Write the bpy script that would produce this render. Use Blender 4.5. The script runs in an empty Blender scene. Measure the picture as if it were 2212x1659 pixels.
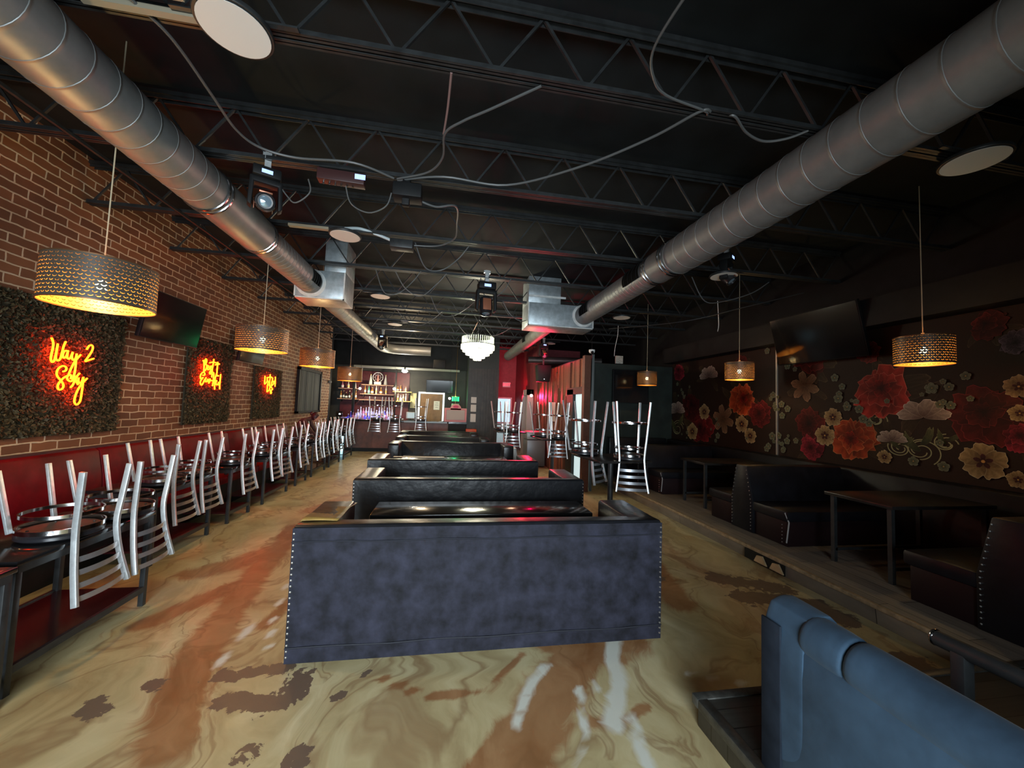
import bpy, bmesh, math, random
from mathutils import Vector, Matrix, Euler
PI = math.pi
random.seed(7)
sc = bpy.context.scene
COL = sc.collection

# ------------------------------------------------------------------ camera, world, lights, exposure
IMG_W, IMG_H, FPX = 2212, 1659, 825.0
CAM_H = 1.75
ax_x = Vector((0.98505305, -0.16824958, 0.03691309))     # camera right axis in the room
ax_y = Vector((-0.04604718, -0.05071353, 0.99765114))    # camera up axis
ax_f = Vector((0.16598239, 0.98443904, 0.05770293))      # viewing direction
ax_f.normalize(); ax_x = (ax_x - ax_f*ax_x.dot(ax_f)).normalized(); ax_y = ax_x.cross(ax_f)
cam_d = bpy.data.cameras.new('camera'); cam = bpy.data.objects.new('camera', cam_d); COL.objects.link(cam)
cam_d.sensor_fit = 'HORIZONTAL'; cam_d.sensor_width = 36.0; cam_d.lens = 36.0*FPX/IMG_W
cam_d.clip_start = 0.05; cam_d.clip_end = 200
M4 = Matrix.Identity(4)
for i in range(3):
    M4[i][0] = ax_x[i]; M4[i][1] = ax_y[i]; M4[i][2] = -ax_f[i]
M4.translation = Vector((0, 0, CAM_H)); cam.matrix_world = M4
sc.camera = cam

sc.view_settings.view_transform = 'Standard'; sc.view_settings.look = 'None'
sc.view_settings.gamma = 1.0; sc.view_settings.use_curve_mapping = False
sc.view_settings.exposure = 0.0

w = bpy.data.worlds.new('sky'); sc.world = w; w.use_nodes = True
wb = w.node_tree.nodes['Background']; wb.inputs[0].default_value = (0.62, 0.80, 0.95, 1); wb.inputs[1].default_value = 1.3

def area(name, loc, rot, sx, sy, power, col, spread=PI):
    d = bpy.data.lights.new(name, 'AREA'); d.shape = 'RECTANGLE'; d.size = sx; d.size_y = sy
    d.energy = power; d.color = col; d.spread = spread
    o = bpy.data.objects.new(name, d); o.location = loc; o.rotation_euler = rot; COL.objects.link(o); return o
def point(name, loc, power, col, r=0.05):
    d = bpy.data.lights.new(name, 'POINT'); d.energy = power; d.color = col; d.shadow_soft_size = r
    o = bpy.data.objects.new(name, d); o.location = loc; COL.objects.link(o); return o
def spot(name, loc, target, power, col, ang, blend=0.5, r=0.04):
    d = bpy.data.lights.new(name, 'SPOT'); d.energy = power; d.color = col; d.spot_size = ang; d.spot_blend = blend; d.shadow_soft_size = r
    o = bpy.data.objects.new(name, d); o.location = loc
    o.rotation_euler = (Vector(target)-Vector(loc)).to_track_quat('-Z', 'Y').to_euler(); COL.objects.link(o); return o
# daylight through the front windows behind the camera
area('daylight_window', (-0.35, -2.35, 1.42), (PI/2-0.06, 0, 0), 2.7, 2.1, 185, (0.80, 0.92, 1.0), 1.70)
# chandelier, bar and coloured spot lamps, added fills last
point('chandelier_light', (0.64, 8.7, 2.93), 200, (1.0, 0.93, 0.70), 0.25)
point('chandelier_upper_light', (0.64, 8.7, 3.38), 16, (0.95, 1.0, 0.75), 0.12)
spot('red_spot', (2.78, 12.5, 2.1), (1.4, 4.0, 1.0), 190, (1.0, 0.01, 0.06), 1.9)
spot('red_hall_spot', (2.60, 13.6, 2.2), (2.55, 16.4, 2.6), 130, (1.0, 0.0, 0.06), 1.9, 0.8)
point('red_ceiling_spot', (2.70, 10.1, 3.05), 12, (1.0, 0.0, 0.08), 0.05)
point('bar_lamp_light', (-3.1, 15.2, 2.12), 36, (1.0, 0.85, 0.62), 0.04)
point('bar_lamp_light_right', (-1.9, 15.2, 2.2), 60, (1.0, 0.88, 0.55), 0.04)
point('bar_ceiling_light', (-1.65, 14.9, 2.75), 45, (1.0, 0.95, 0.8), 0.08)
area('bar_led_strip', (-2.75, 15.35, 0.99), (PI, 0, 0), 1.7, 0.12, 30, (0.22, 0.18, 1.0))
point('green_lamp_light', (0.33, 14.5, 2.12), 14, (0.02, 1.0, 0.28), 0.05)
point('plank_wall_fill', (1.9, 9.6, 2.7), 9, (1.0, 0.50, 0.30), 0.1)  # added warm fill to light the planks, no lamp hangs here
point('bar_front_fill', (-1.2, 12.6, 3.5), 75, (1.0, 0.74, 0.45), 0.1)  # added fill that brightens the counter front

# ------------------------------------------------------------------ materials
MATS = {}
def nt(name):
    m = bpy.data.materials.new(name); m.use_nodes = True; t = m.node_tree
    b = t.nodes['Principled BSDF']; return m, t, b
def N(t, typ, **kw):
    n = t.nodes.new(typ)
    for k, v in kw.items():
        if k.startswith('i_'): n.inputs[k[2:].replace('_', ' ')].default_value = v
        else: setattr(n, k, v)
    return n
def mat(name, col, rough=0.5, metal=0.0, noise=0.0, scale=8.0, bump=0.0, bscale=None, spec=None, coat=0.0, emit=None, estr=0.0, sheen=0.0, trans=0.0):
    if name in MATS: return MATS[name]
    m, t, b = nt(name)
    b.inputs['Base Color'].default_value = (*col, 1); b.inputs['Roughness'].default_value = rough; b.inputs['Metallic'].default_value = metal
    if spec is not None: b.inputs['Specular IOR Level'].default_value = spec
    if coat: b.inputs['Coat Weight'].default_value = coat; b.inputs['Coat Roughness'].default_value = 0.08
    if sheen: b.inputs['Sheen Weight'].default_value = sheen; b.inputs['Sheen Roughness'].default_value = 0.4
    if trans: b.inputs['Transmission Weight'].default_value = trans
    if emit: b.inputs['Emission Color'].default_value = (*emit, 1); b.inputs['Emission Strength'].default_value = estr
    if noise or bump:
        tc = N(t, 'ShaderNodeTexCoord'); ns = N(t, 'ShaderNodeTexNoise', i_Scale=scale, i_Detail=6.0, i_Roughness=0.6)
        t.links.new(tc.outputs['Object'], ns.inputs['Vector'])
        if noise:
            mx = N(t, 'ShaderNodeMix', data_type='RGBA')
            mx.inputs['A'].default_value = (*[max(0, c*(1-noise)) for c in col], 1); mx.inputs['B'].default_value = (*[min(1, c*(1+noise)) for c in col], 1)
            t.links.new(ns.outputs['Fac'], mx.inputs['Factor'])
            rmp = N(t, 'ShaderNodeValToRGB'); rmp.color_ramp.elements[0].position = 0.3; rmp.color_ramp.elements[1].position = 0.7
            t.links.new(ns.outputs['Fac'], rmp.inputs['Fac']); t.links.new(rmp.outputs['Color'], mx.inputs['Factor'])
            t.links.new(mx.outputs['Result'], b.inputs['Base Color'])
        if bump:
            n2 = N(t, 'ShaderNodeTexNoise', i_Scale=bscale or scale*2, i_Detail=4.0)
            t.links.new(tc.outputs['Object'], n2.inputs['Vector'])
            bp = N(t, 'ShaderNodeBump', i_Strength=bump, i_Distance=0.02)
            t.links.new(n2.outputs['Fac'], bp.inputs['Height']); t.links.new(bp.outputs['Normal'], b.inputs['Normal'])
    MATS[name] = m; return m
def emis(name, col, s):
    if name in MATS: return MATS[name]
    m, t, b = nt(name); b.inputs['Base Color'].default_value = (*[c*0.5 for c in col], 1)
    b.inputs['Emission Color'].default_value = (*col, 1); b.inputs['Emission Strength'].default_value = s
    MATS[name] = m; return m
def attrmat(name, rough=0.6, spec=0.3, bump=0.0, bscale=60):
    m, t, b = nt(name); a = N(t, 'ShaderNodeAttribute', attribute_name='Col')
    b.inputs['Roughness'].default_value = rough; b.inputs['Specular IOR Level'].default_value = spec
    tc = N(t, 'ShaderNodeTexCoord'); ns = N(t, 'ShaderNodeTexNoise', i_Scale=bscale, i_Detail=5.0); t.links.new(tc.outputs['Object'], ns.inputs['Vector'])
    mx = N(t, 'ShaderNodeMix', data_type='RGBA', blend_type='MULTIPLY'); mx.inputs['Factor'].default_value = 0.5
    t.links.new(a.outputs['Color'], mx.inputs['A']); t.links.new(ns.outputs['Fac'], mx.inputs['B'])
    t.links.new(mx.outputs['Result'], b.inputs['Base Color'])
    if bump:
        bp = N(t, 'ShaderNodeBump', i_Strength=bump, i_Distance=0.01); t.links.new(ns.outputs['Fac'], bp.inputs['Height']); t.links.new(bp.outputs['Normal'], b.inputs['Normal'])
    MATS[name] = m; return m

M_black = mat('black_paint', (0.006, 0.0065, 0.007), 0.6, spec=0.3, noise=0.5, scale=4)
M_deck = mat('black_deck_paint', (0.009, 0.012, 0.0135), 0.8, spec=0.3, noise=0.35, scale=2.5, bump=0.2)
M_steelblk = mat('black_steel', (0.022, 0.024, 0.025), 0.45, noise=0.4, scale=10)
M_vinyl = mat('black_vinyl', (0.010, 0.0105, 0.013), 0.32, noise=0.3, scale=6, bump=0.5, bscale=5, spec=0.42)
M_velvet = mat('navy_velvet', (0.0115, 0.012, 0.0205), 0.75, noise=0.85, scale=7, bump=0.5, bscale=4, sheen=0.10, spec=0.25)
M_blue = mat('blue_velvet', (0.032, 0.062, 0.100), 0.85, noise=0.35, scale=3, bump=0.4, bscale=3, sheen=0.06, spec=0.2)
M_red = mat('dark_red_vinyl', (0.14, 0.002, 0.006), 0.5, spec=0.18, noise=0.5, scale=3, bump=0.3, bscale=3)
M_alu = mat('brushed_aluminium', (0.74, 0.78, 0.79), 0.38, metal=0.65, noise=0.12, scale=30)
M_chrome = mat('polished_steel', (0.55, 0.55, 0.56), 0.16, metal=1.0)
M_slat = mat('dull_steel_slat', (0.52, 0.54, 0.58), 0.27, metal=0.8)
M_seat = mat('black_seat_vinyl', (0.02, 0.02, 0.024), 0.3)
M_board = mat('seat_underside_board', (0.045, 0.04, 0.04), 0.6, noise=0.25)
M_stud = mat('nickel_stud', (0.75, 0.75, 0.72), 0.25, metal=0.9)
M_table = mat('black_lacquer_top', (0.012, 0.012, 0.013), 0.16, bump=0.25, bscale=2.2, coat=0.3)
M_tabled = mat('worn_dark_table', (0.018, 0.016, 0.015), 0.28, noise=0.5, scale=14, spec=0.35)
M_galv = mat('galvanised_duct', (0.22, 0.23, 0.228), 0.48, metal=0.4, noise=0.14, scale=5, bump=0.1, bscale=8)
M_galvbox = mat('galvanised_box', (0.44, 0.50, 0.53), 0.42, metal=0.55, noise=0.25, scale=9)
M_seal = mat('grey_duct_sealant', (0.62, 0.65, 0.64), 0.7, noise=0.2)
M_disc = mat('white_diffuser', (0.80, 0.80, 0.76), 0.5)
M_cable = mat('grey_cable', (0.095, 0.10, 0.10), 0.45)
M_cableb = mat('black_cable', (0.03, 0.03, 0.03), 0.5)
M_white = mat('white_plastic', (0.75, 0.76, 0.74), 0.45)
M_wood = mat('dark_bar_wood', (0.13, 0.040, 0.022), 0.45, noise=0.5, scale=3, bump=0.15)
M_door = mat('brown_door_wood', (0.22, 0.115, 0.05), 0.5, noise=0.25, scale=4)
M_paper = mat('white_paper', (0.75, 0.74, 0.66), 0.7)
M_screen = mat('black_screen', (0.008, 0.008, 0.009), 0.12)
M_gold = mat('gold_inner', (0.95, 0.55, 0.14), 0.35, metal=0.5)
M_brass = mat('brass', (0.75, 0.55, 0.2), 0.3, metal=1.0)
M_glass = mat('clear_glass', (0.9, 0.95, 1.0), 0.04, trans=1.0)

def mapped(t, rot=(0, 0, 0), scale=(1, 1, 1), coord='Object'):
    tc = N(t, 'ShaderNodeTexCoord'); mp = N(t, 'ShaderNodeMapping'); mp.inputs['Rotation'].default_value = rot; mp.inputs['Scale'].default_value = scale
    t.links.new(tc.outputs[coord], mp.inputs['Vector']); return mp
def brick_mat():
    m, t, b = nt('painted_brick')
    tc = N(t, 'ShaderNodeTexCoord'); sp = N(t, 'ShaderNodeSeparateXYZ'); cb = N(t, 'ShaderNodeCombineXYZ')
    t.links.new(tc.outputs['Object'], sp.inputs[0]); t.links.new(sp.outputs['Y'], cb.inputs['X']); t.links.new(sp.outputs['Z'], cb.inputs['Y'])
    ns = N(t, 'ShaderNodeTexNoise', i_Scale=6.0, i_Detail=4.0); t.links.new(tc.outputs['Object'], ns.inputs['Vector'])
    vm = N(t, 'ShaderNodeVectorMath', operation='MULTIPLY_ADD'); vm.inputs[1].default_value = (0.035, 0.03, 0.0)
    t.links.new(ns.outputs['Color'], vm.inputs[0]); t.links.new(cb.outputs[0], vm.inputs[2])
    br = N(t, 'ShaderNodeTexBrick', offset=0.5); br.inputs['Scale'].default_value = 1.0
    br.inputs['Brick Width'].default_value = 0.262; br.inputs['Row Height'].default_value = 0.094
    br.inputs['Mortar Size'].default_value = 0.009; br.inputs['Mortar Smooth'].default_value = 0.35; br.inputs['Bias'].default_value = 0.0
    br.inputs['Color1'].default_value = (0.16, 0.060, 0.026, 1); br.inputs['Color2'].default_value = (0.28, 0.105, 0.042, 1)
    br.inputs['Mortar'].default_value = (0.72, 0.56, 0.38, 1)
    t.links.new(vm.outputs[0], br.inputs['Vector'])
    n2 = N(t, 'ShaderNodeTexNoise', i_Scale=1.6, i_Detail=6.0); t.links.new(tc.outputs['Object'], n2.inputs['Vector'])
    r2 = N(t, 'ShaderNodeValToRGB'); r2.color_ramp.elements[0].position = 0.35; r2.color_ramp.elements[0].color = (0.55, 0.5, 0.45, 1); r2.color_ramp.elements[1].position = 0.65; r2.color_ramp.elements[1].color = (1, 1, 1, 1)
    t.links.new(n2.outputs['Fac'], r2.inputs['Fac'])
    mx = N(t, 'ShaderNodeMix', data_type='RGBA', blend_type='MULTIPLY'); mx.inputs['Factor'].default_value = 0.8
    t.links.new(br.outputs['Color'], mx.inputs['A']); t.links.new(r2.outputs['Color'], mx.inputs['B'])
    t.links.new(mx.outputs['Result'], b.inputs['Base Color']); b.inputs['Roughness'].default_value = 0.7
    bp = N(t, 'ShaderNodeBump', i_Strength=0.6, i_Distance=0.012); t.links.new(br.outputs['Fac'], bp.inputs['Height']); t.links.new(bp.outputs['Normal'], b.inputs['Normal'])
    return m
def plank_mat(name, c1, c2, axis='Y', wd=0.14, rough=0.5):
    m, t, b = nt(name); tc = N(t, 'ShaderNodeTexCoord'); sp = N(t, 'ShaderNodeSeparateXYZ'); cb = N(t, 'ShaderNodeCombineXYZ')
    t.links.new(tc.outputs['Object'], sp.inputs[0])
    o = {'Y': ('Y', 'X'), 'X': ('X', 'Y')}[axis]
    t.links.new(sp.outputs[o[0]], cb.inputs['X']); t.links.new(sp.outputs[o[1]], cb.inputs['Y'])
    br = N(t, 'ShaderNodeTexBrick', offset=0.37); br.inputs['Scale'].default_value = 1.0; br.inputs['Brick Width'].default_value = 1.4; br.inputs['Row Height'].default_value = wd
    br.inputs['Mortar Size'].default_value = 0.003; br.inputs['Color1'].default_value = (*c1, 1); br.inputs['Color2'].default_value = (*c2, 1); br.inputs['Mortar'].default_value = (0.01, 0.008, 0.006, 1)
    t.links.new(cb.outputs[0], br.inputs['Vector'])
    mp = mapped(t, scale=(30, 1.5, 1) if axis == 'Y' else (1.5, 30, 1)); ns = N(t, 'ShaderNodeTexNoise', i_Scale=2.0, i_Detail=6.0); t.links.new(mp.outputs[0], ns.inputs['Vector'])
    mx = N(t, 'ShaderNodeMix', data_type='RGBA', blend_type='MULTIPLY'); mx.inputs['Factor'].default_value = 0.7
    t.links.new(br.outputs['Color'], mx.inputs['A']); t.links.new(ns.outputs['Fac'], mx.inputs['B']); t.links.new(mx.outputs['Result'], b.inputs['Base Color'])
    b.inputs['Roughness'].default_value = rough; return m
M_brick = brick_mat()
M_plat = plank_mat('worn_platform_boards', (0.36, 0.29, 0.22), (0.24, 0.19, 0.15), 'Y', 0.16, 0.5)
M_dark_plank = plank_mat('dark_step_boards', (0.09, 0.085, 0.07), (0.05, 0.045, 0.04), 'X', 0.12, 0.35)

def shade_mat():
    m, t, b = nt('perforated_shade'); uv = N(t, 'ShaderNodeTexCoord'); sp = N(t, 'ShaderNodeSeparateXYZ'); t.links.new(uv.outputs['UV'], sp.inputs[0])
    def math_(op, a, bb=None, c=None):
        n = N(t, 'ShaderNodeMath', operation=op)
        for i, v in enumerate((a, bb, c)):
            if v is None: continue
            if isinstance(v, (int, float)): n.inputs[i].default_value = v
            else: t.links.new(v, n.inputs[i])
        return n.outputs[0]
    # fish-scale lattice: u, v in cells; odd rows shifted by half a cell
    def layer(du, dv):
        u = math_('ADD', sp.outputs['X'], du); v = math_('ADD', sp.outputs['Y'], dv)
        fu = math_('SUBTRACT', math_('FRACT', u), 0.5); fv = math_('SUBTRACT', math_('FRACT', v), 0.6)
        r = math_('SQRT', math_('ADD', math_('MULTIPLY', fu, fu), math_('MULTIPLY', math_('MULTIPLY', fv, fv), 2.2)))
        ring = math_('MULTIPLY', math_('GREATER_THAN', r, 0.25), math_('LESS_THAN', r, 0.37))
        return math_('MULTIPLY', ring, math_('LESS_THAN', fv, -0.04))
    mask = math_('MAXIMUM', layer(0, 0), layer(0.5, 0.5))
    bf = N(t, 'ShaderNodeNewGeometry')
    inner = N(t, 'ShaderNodeBsdfPrincipled'); inner.inputs['Base Color'].default_value = (0.72, 0.33, 0.06, 1); inner.inputs['Roughness'].default_value = 0.4; inner.inputs['Metallic'].default_value = 0.3
    b.inputs['Base Color'].default_value = (0.075, 0.06, 0.045, 1); b.inputs['Roughness'].default_value = 0.45
    mx = N(t, 'ShaderNodeMixShader'); t.links.new(bf.outputs['Backfacing'], mx.inputs[0]); t.links.new(b.outputs[0], mx.inputs[1]); t.links.new(inner.outputs[0], mx.inputs[2])
    tr = N(t, 'ShaderNodeBsdfTransparent'); tl = N(t, 'ShaderNodeBsdfTranslucent'); tl.inputs[0].default_value = (0.10, 0.06, 0.025, 1)
    m1 = N(t, 'ShaderNodeMixShader'); m1.inputs[0].default_value = 0.70; t.links.new(tr.outputs[0], m1.inputs[1]); t.links.new(tl.outputs[0], m1.inputs[2])
    m2 = N(t, 'ShaderNodeMixShader'); t.links.new(mask, m2.inputs[0]); t.links.new(mx.outputs[0], m2.inputs[1]); t.links.new(m1.outputs[0], m2.inputs[2])
    t.links.new(m2.outputs[0], t.nodes['Material Output'].inputs[0]); return m
M_shade = shade_mat()
M_bulb = emis('warm_bulb', (1.0, 0.82, 0.42), 60)
M_attr = attrmat('painted_mural', 0.55, 0.25)
M_leaf = attrmat('boxwood_leaves', 0.6, 0.3)
M_plankattr = attrmat('reclaimed_planks', 0.5, 0.35, 0.3, 30)

# ------------------------------------------------------------------ mesh helpers
class MB:
    def __init__(s): s.v = []; s.f = []; s.m = []; s.c = None; s.uv = None
    def add(s, vs, fs, mi=0, T=None):
        o = len(s.v)
        for p in vs:
            p = Vector(p)
            if T is not None: p = T @ p
            s.v.append(p)
        for q in fs: s.f.append([i+o for i in q]); s.m.append(mi)
        return o
    def box(s, c, d, mi=0, T=None, rz=0.0, taper=1.0):
        hx, hy, hz = d[0]/2, d[1]/2, d[2]/2; R = Matrix.Rotation(rz, 3, 'Z')
        vs = []
        for sz in (-1, 1):
            k = taper if sz > 0 else 1
            for sx, sy in ((-1, -1), (1, -1), (1, 1), (-1, 1)):
                vs.append(Vector(c) + R @ Vector((sx*hx*k, sy*hy*k, sz*hz)))
        s.add(vs, [(3, 2, 1, 0), (4, 5, 6, 7), (0, 1, 5, 4), (1, 2, 6, 5), (2, 3, 7, 6), (3, 0, 4, 7)], mi, T); return s
    def b2(s, a, b, mi=0, T=None):
        return s.box([(a[i]+b[i])/2 for i in range(3)], [abs(b[i]-a[i]) for i in range(3)], mi, T)
    def frame(s, p, q):
        d = (q-p).normalized(); up = Vector((0, 0, 1)) if abs(d.z) < 0.95 else Vector((1, 0, 0))
        a = d.cross(up).normalized(); b = a.cross(d).normalized(); return a, b
    def bar(s, p, q, w, h, mi=0, T=None):
        p = Vector(p); q = Vector(q); a, b = s.frame(p, q); vs = []
        for e in (p, q):
            for i, j in ((-1, -1), (1, -1), (1, 1), (-1, 1)): vs.append(e + a*(i*w/2) + b*(j*h/2))
        s.add(vs, [(0, 1, 2, 3), (7, 6, 5, 4), (0, 4, 5, 1), (1, 5, 6, 2), (2, 6, 7, 3), (3, 7, 4, 0)], mi, T); return s
    def sweep(s, pts, prof, mi=0, closed=False, cap=True, T=None, ref=None, scl=None):
        pts = [Vector(p) for p in pts]; n = len(pts); k = len(prof); o = len(s.v); vs = []; prev = None
        for i in range(n):
            if closed: d = pts[(i+1) % n]-pts[i-1]
            else: d = pts[min(i+1, n-1)]-pts[max(i-1, 0)]
            d.normalize()
            if prev is None:
                up = Vector(ref) if ref else (Vector((0, 0, 1)) if abs(d.z) < 0.9 else Vector((0, 1, 0)))
                a = d.cross(up).normalized()
            else:
                a = (prev - d*prev.dot(d)).normalized()
            prev = a; b = a.cross(d).normalized(); sf = scl[i] if scl else 1.0
            for (x, y) in prof: vs.append(pts[i]+a*x*sf+b*y*sf)
        fs = []
        for i in range(n if closed else n-1):
            for j in range(k):
                a0 = i*k+j; a1 = i*k+(j+1) % k; b0 = ((i+1) % n)*k+j; b1 = ((i+1) % n)*k+(j+1) % k
                fs.append((a0, b0, b1, a1))
        if cap and not closed: fs.append(tuple(range(k))); fs.append(tuple((n-1)*k+j for j in reversed(range(k))))
        s.add(vs, fs, mi, T); return s
    def tube(s, pts, r, seg=8, mi=0, closed=False, T=None, scl=None):
        return s.sweep(pts, [(r*math.cos(2*PI*j/seg), r*math.sin(2*PI*j/seg)) for j in range(seg)], mi, closed, True, T, None, scl)
    def lathe(s, prof, seg=24, mi=0, T=None, closed=False, arc=2*PI):
        full = abs(arc-2*PI) < 1e-6; vs = []; ns = seg if full else seg+1
        for i in range(ns):
            a = arc*i/seg
            for r, z in prof: vs.append((r*math.cos(a), r*math.sin(a), z))
        k = len(prof); fs = []
        for i in range(seg):
            i2 = (i+1) % ns
            for j in range(k if closed else k-1):
                j2 = (j+1) % k
                fs.append((i*k+j, i2*k+j, i2*k+j2, i*k+j2))
        s.add(vs, fs, mi, T); return s
    def cyl(s, p, q, r, seg=16, mi=0, T=None, r2=None):
        p = Vector(p); q = Vector(q); return s.tube([p, q], r, seg, mi, False, T, [1, (r2/r if r2 is not None else 1)])
    def sphere(s, c, r, mi=0, seg=12, rings=8, T=None, sc3=(1, 1, 1)):
        vs = [Vector(c)+Vector((0, 0, -r*sc3[2]))]
        for i in range(1, rings):
            th = PI*i/rings
            for j in range(seg):
                a = 2*PI*j/seg; vs.append(Vector(c)+Vector((r*sc3[0]*math.sin(th)*math.cos(a), r*sc3[1]*math.sin(th)*math.sin(a), -r*sc3[2]*math.cos(th))))
        vs.append(Vector(c)+Vector((0, 0, r*sc3[2]))); fs = []
        for j in range(seg): fs.append((0, 1+(j+1) % seg, 1+j))
        for i in range(rings-2):
            for j in range(seg):
                a = 1+i*seg+j; b = 1+i*seg+(j+1) % seg; fs.append((a, b, b+seg, a+seg))
        L = len(vs)-1
        for j in range(seg): fs.append((L, L-seg+j, L-seg+(j+1) % seg))
        s.add(vs, fs, mi, T); return s
    def prism(s, poly, axis, a, b, mi=0, T=None):
        # poly in the plane normal to axis; a,b = extents along axis
        def P(u, v, t): return {'x': (t, u, v), 'y': (u, t, v), 'z': (u, v, t)}[axis]
        n = len(poly); vs = [P(u, v, a) for u, v in poly]+[P(u, v, b) for u, v in poly]
        fs = [tuple(range(n)), tuple(reversed(range(n, 2*n)))]+[(i, i+n, (i+1) % n+n, (i+1) % n) for i in range(n)]
        s.add(vs, fs, mi, T); return s
    def build(s, name, mats, parent=None, bevel=0.0, smooth=True, cols=None, uvs=None, seg=2, subsurf=0):
        me = bpy.data.meshes.new(name); me.from_pydata([tuple(p) for p in s.v], [], s.f)
        if not isinstance(mats, (list, tuple)): mats = [mats]
        for m in mats: me.materials.append(m)
        me.polygons.foreach_set('material_index', s.m)
        if cols is not None:
            at = me.color_attributes.new('Col', 'FLOAT_COLOR', 'POINT')
            at.data.foreach_set('color', [x for c in cols for x in (c[0], c[1], c[2], 1.0)])
        if uvs is not None:
            ul = me.uv_layers.new(name='UVMap'); ul.data.foreach_set('uv', [x for u in uvs for x in u])
        else:
            bm = bmesh.new(); bm.from_mesh(me); bmesh.ops.recalc_face_normals(bm, faces=bm.faces)
            if bevel > 0:
                es = [e for e in bm.edges if len(e.link_faces) == 2 and e.calc_face_angle(0) > 0.6]
                bmesh.ops.bevel(bm, geom=es, offset=bevel, segments=seg, profile=0.5, affect='EDGES')
            bm.to_mesh(me); bm.free()
        if smooth:
            me.polygons.foreach_set('use_smooth', [True]*len(me.polygons))
            try: me.set_sharp_from_angle(angle=0.7)
            except Exception: pass
        o = bpy.data.objects.new(name, me); COL.objects.link(o)
        if parent: o.parent = parent
        if subsurf:
            md = o.modifiers.new('sub', 'SUBSURF'); md.levels = subsurf; md.render_levels = subsurf
        return o
def tag(o, label, cat, group=None):
    o['label'] = label; o['category'] = cat
    if group: o['group'] = group
    return o
def thing(name, label, cat, loc=(0, 0, 0), rot=(0, 0, 0), group=None):
    o = bpy.data.objects.new(name, None); o.empty_display_size = 0.1; COL.objects.link(o); o.location = loc; o.rotation_euler = rot
    return tag(o, label, cat, group)
def struct(o): o['kind'] = 'structure'; return o
def copy_tree(o, loc=None, rot=None, label=None, group=None, parent=None):
    c = o.copy(); COL.objects.link(c); c.parent = parent
    if loc is not None: c.location = loc
    if rot is not None: c.rotation_euler = rot
    if label: c['label'] = label
    if group: c['group'] = group
    for ch in list(o.children): copy_tree(ch, parent=c)
    return c
def ORD(i): return ['first', 'second', 'third', 'fourth', 'fifth', 'sixth', 'seventh', 'eighth', 'ninth', 'tenth', 'eleventh', 'twelfth', 'thirteenth', 'fourteenth', 'fifteenth', 'sixteenth', 'seventeenth', 'eighteenth', 'nineteenth', 'twentieth', 'twenty-first', 'twenty-second', 'twenty-third', 'twenty-fourth'][i]
def smoothpts(pts, n=6):
    P = [Vector(p) for p in pts]; out = []
    for i in range(len(P)-1):
        p0 = P[max(i-1, 0)]; p1 = P[i]; p2 = P[i+1]; p3 = P[min(i+2, len(P)-1)]
        for k in range(n):
            t = k/n; out.append(0.5*((2*p1)+(-p0+p2)*t+(2*p0-5*p1+4*p2-p3)*t*t+(-p0+3*p1-3*p2+p3)*t**3))
    out.append(P[-1]); return out
#@@SHELL
# ------------------------------------------------------------------ the room
LW, RW, DECK = -4.05, 5.9, 4.35
# floor: soft fields for streaks and stains, broken up by noise in the material
def seg_d(px, py, a, b):
    vx, vy = b[0]-a[0], b[1]-a[1]; L = vx*vx+vy*vy; t = max(0, min(1, ((px-a[0])*vx+(py-a[1])*vy)/L)) if L else 0
    return math.hypot(px-a[0]-t*vx, py-a[1]-t*vy)
BROWN = [([(-1.30, 2.25), (-1.47, 2.69), (-1.58, 3.05), (-1.66, 3.54), (-1.78, 4.24), (-1.88, 5.14), (-1.95, 5.68)], 0.12),
         ([(0.36, 1.7), (0.46, 1.95), (0.61, 2.19), (0.83, 2.5), (1.17, 2.75), (1.43, 2.84)], 0.16), ([(-1.3, 3.3), (-1.2, 4.0), (-1.25, 4.9)], 0.05),
         ([(0.2, 3.4), (0.9, 2.75), (1.3, 2.62)], 0.07), ([(-0.35, 2.62), (0.0, 2.42), (0.35, 2.45), (0.6, 2.75)], 0.022), ([(0.1, 1.75), (0.4, 2.15), (0.9, 2.45)], 0.06), ([(0.75, 2.1), (1.05, 2.1), (1.25, 2.2)], 0.03),
         ([(-2.0, 6.5), (-1.6, 7.6), (-1.4, 9.0)], 0.15), ([(2.2, 3.3), (2.5, 4.6), (2.6, 6.0)], 0.13), ([(-2.35, 4.3), (-2.1, 4.5), (-1.9, 4.9)], 0.14), ([(-2.2, 3.4), (-2.0, 3.7), (-1.85, 4.0)], 0.10)]
WHITE = [([(1.0, 2.1), (1.2, 2.45), (1.22, 2.62), (1.36, 2.85)], 0.055), ([(-1.15, 3.0), (-1.28, 3.4), (-1.40, 4.0)], 0.014), ([(0.45, 2.15), (0.6, 2.45), (0.75, 2.62)], 0.03),
         ([(1.05, 1.8), (1.12, 2.1), (1.02, 2.4)], 0.03), ([(-1.42, 2.75), (-1.36, 3.05), (-1.42, 3.4)], 0.016), ([(0.55, 1.75), (0.8, 2.0), (0.9, 2.4)], 0.02), ([(1.68, 2.43), (1.85, 2.35), (2.09, 2.27)], 0.016)]
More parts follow.
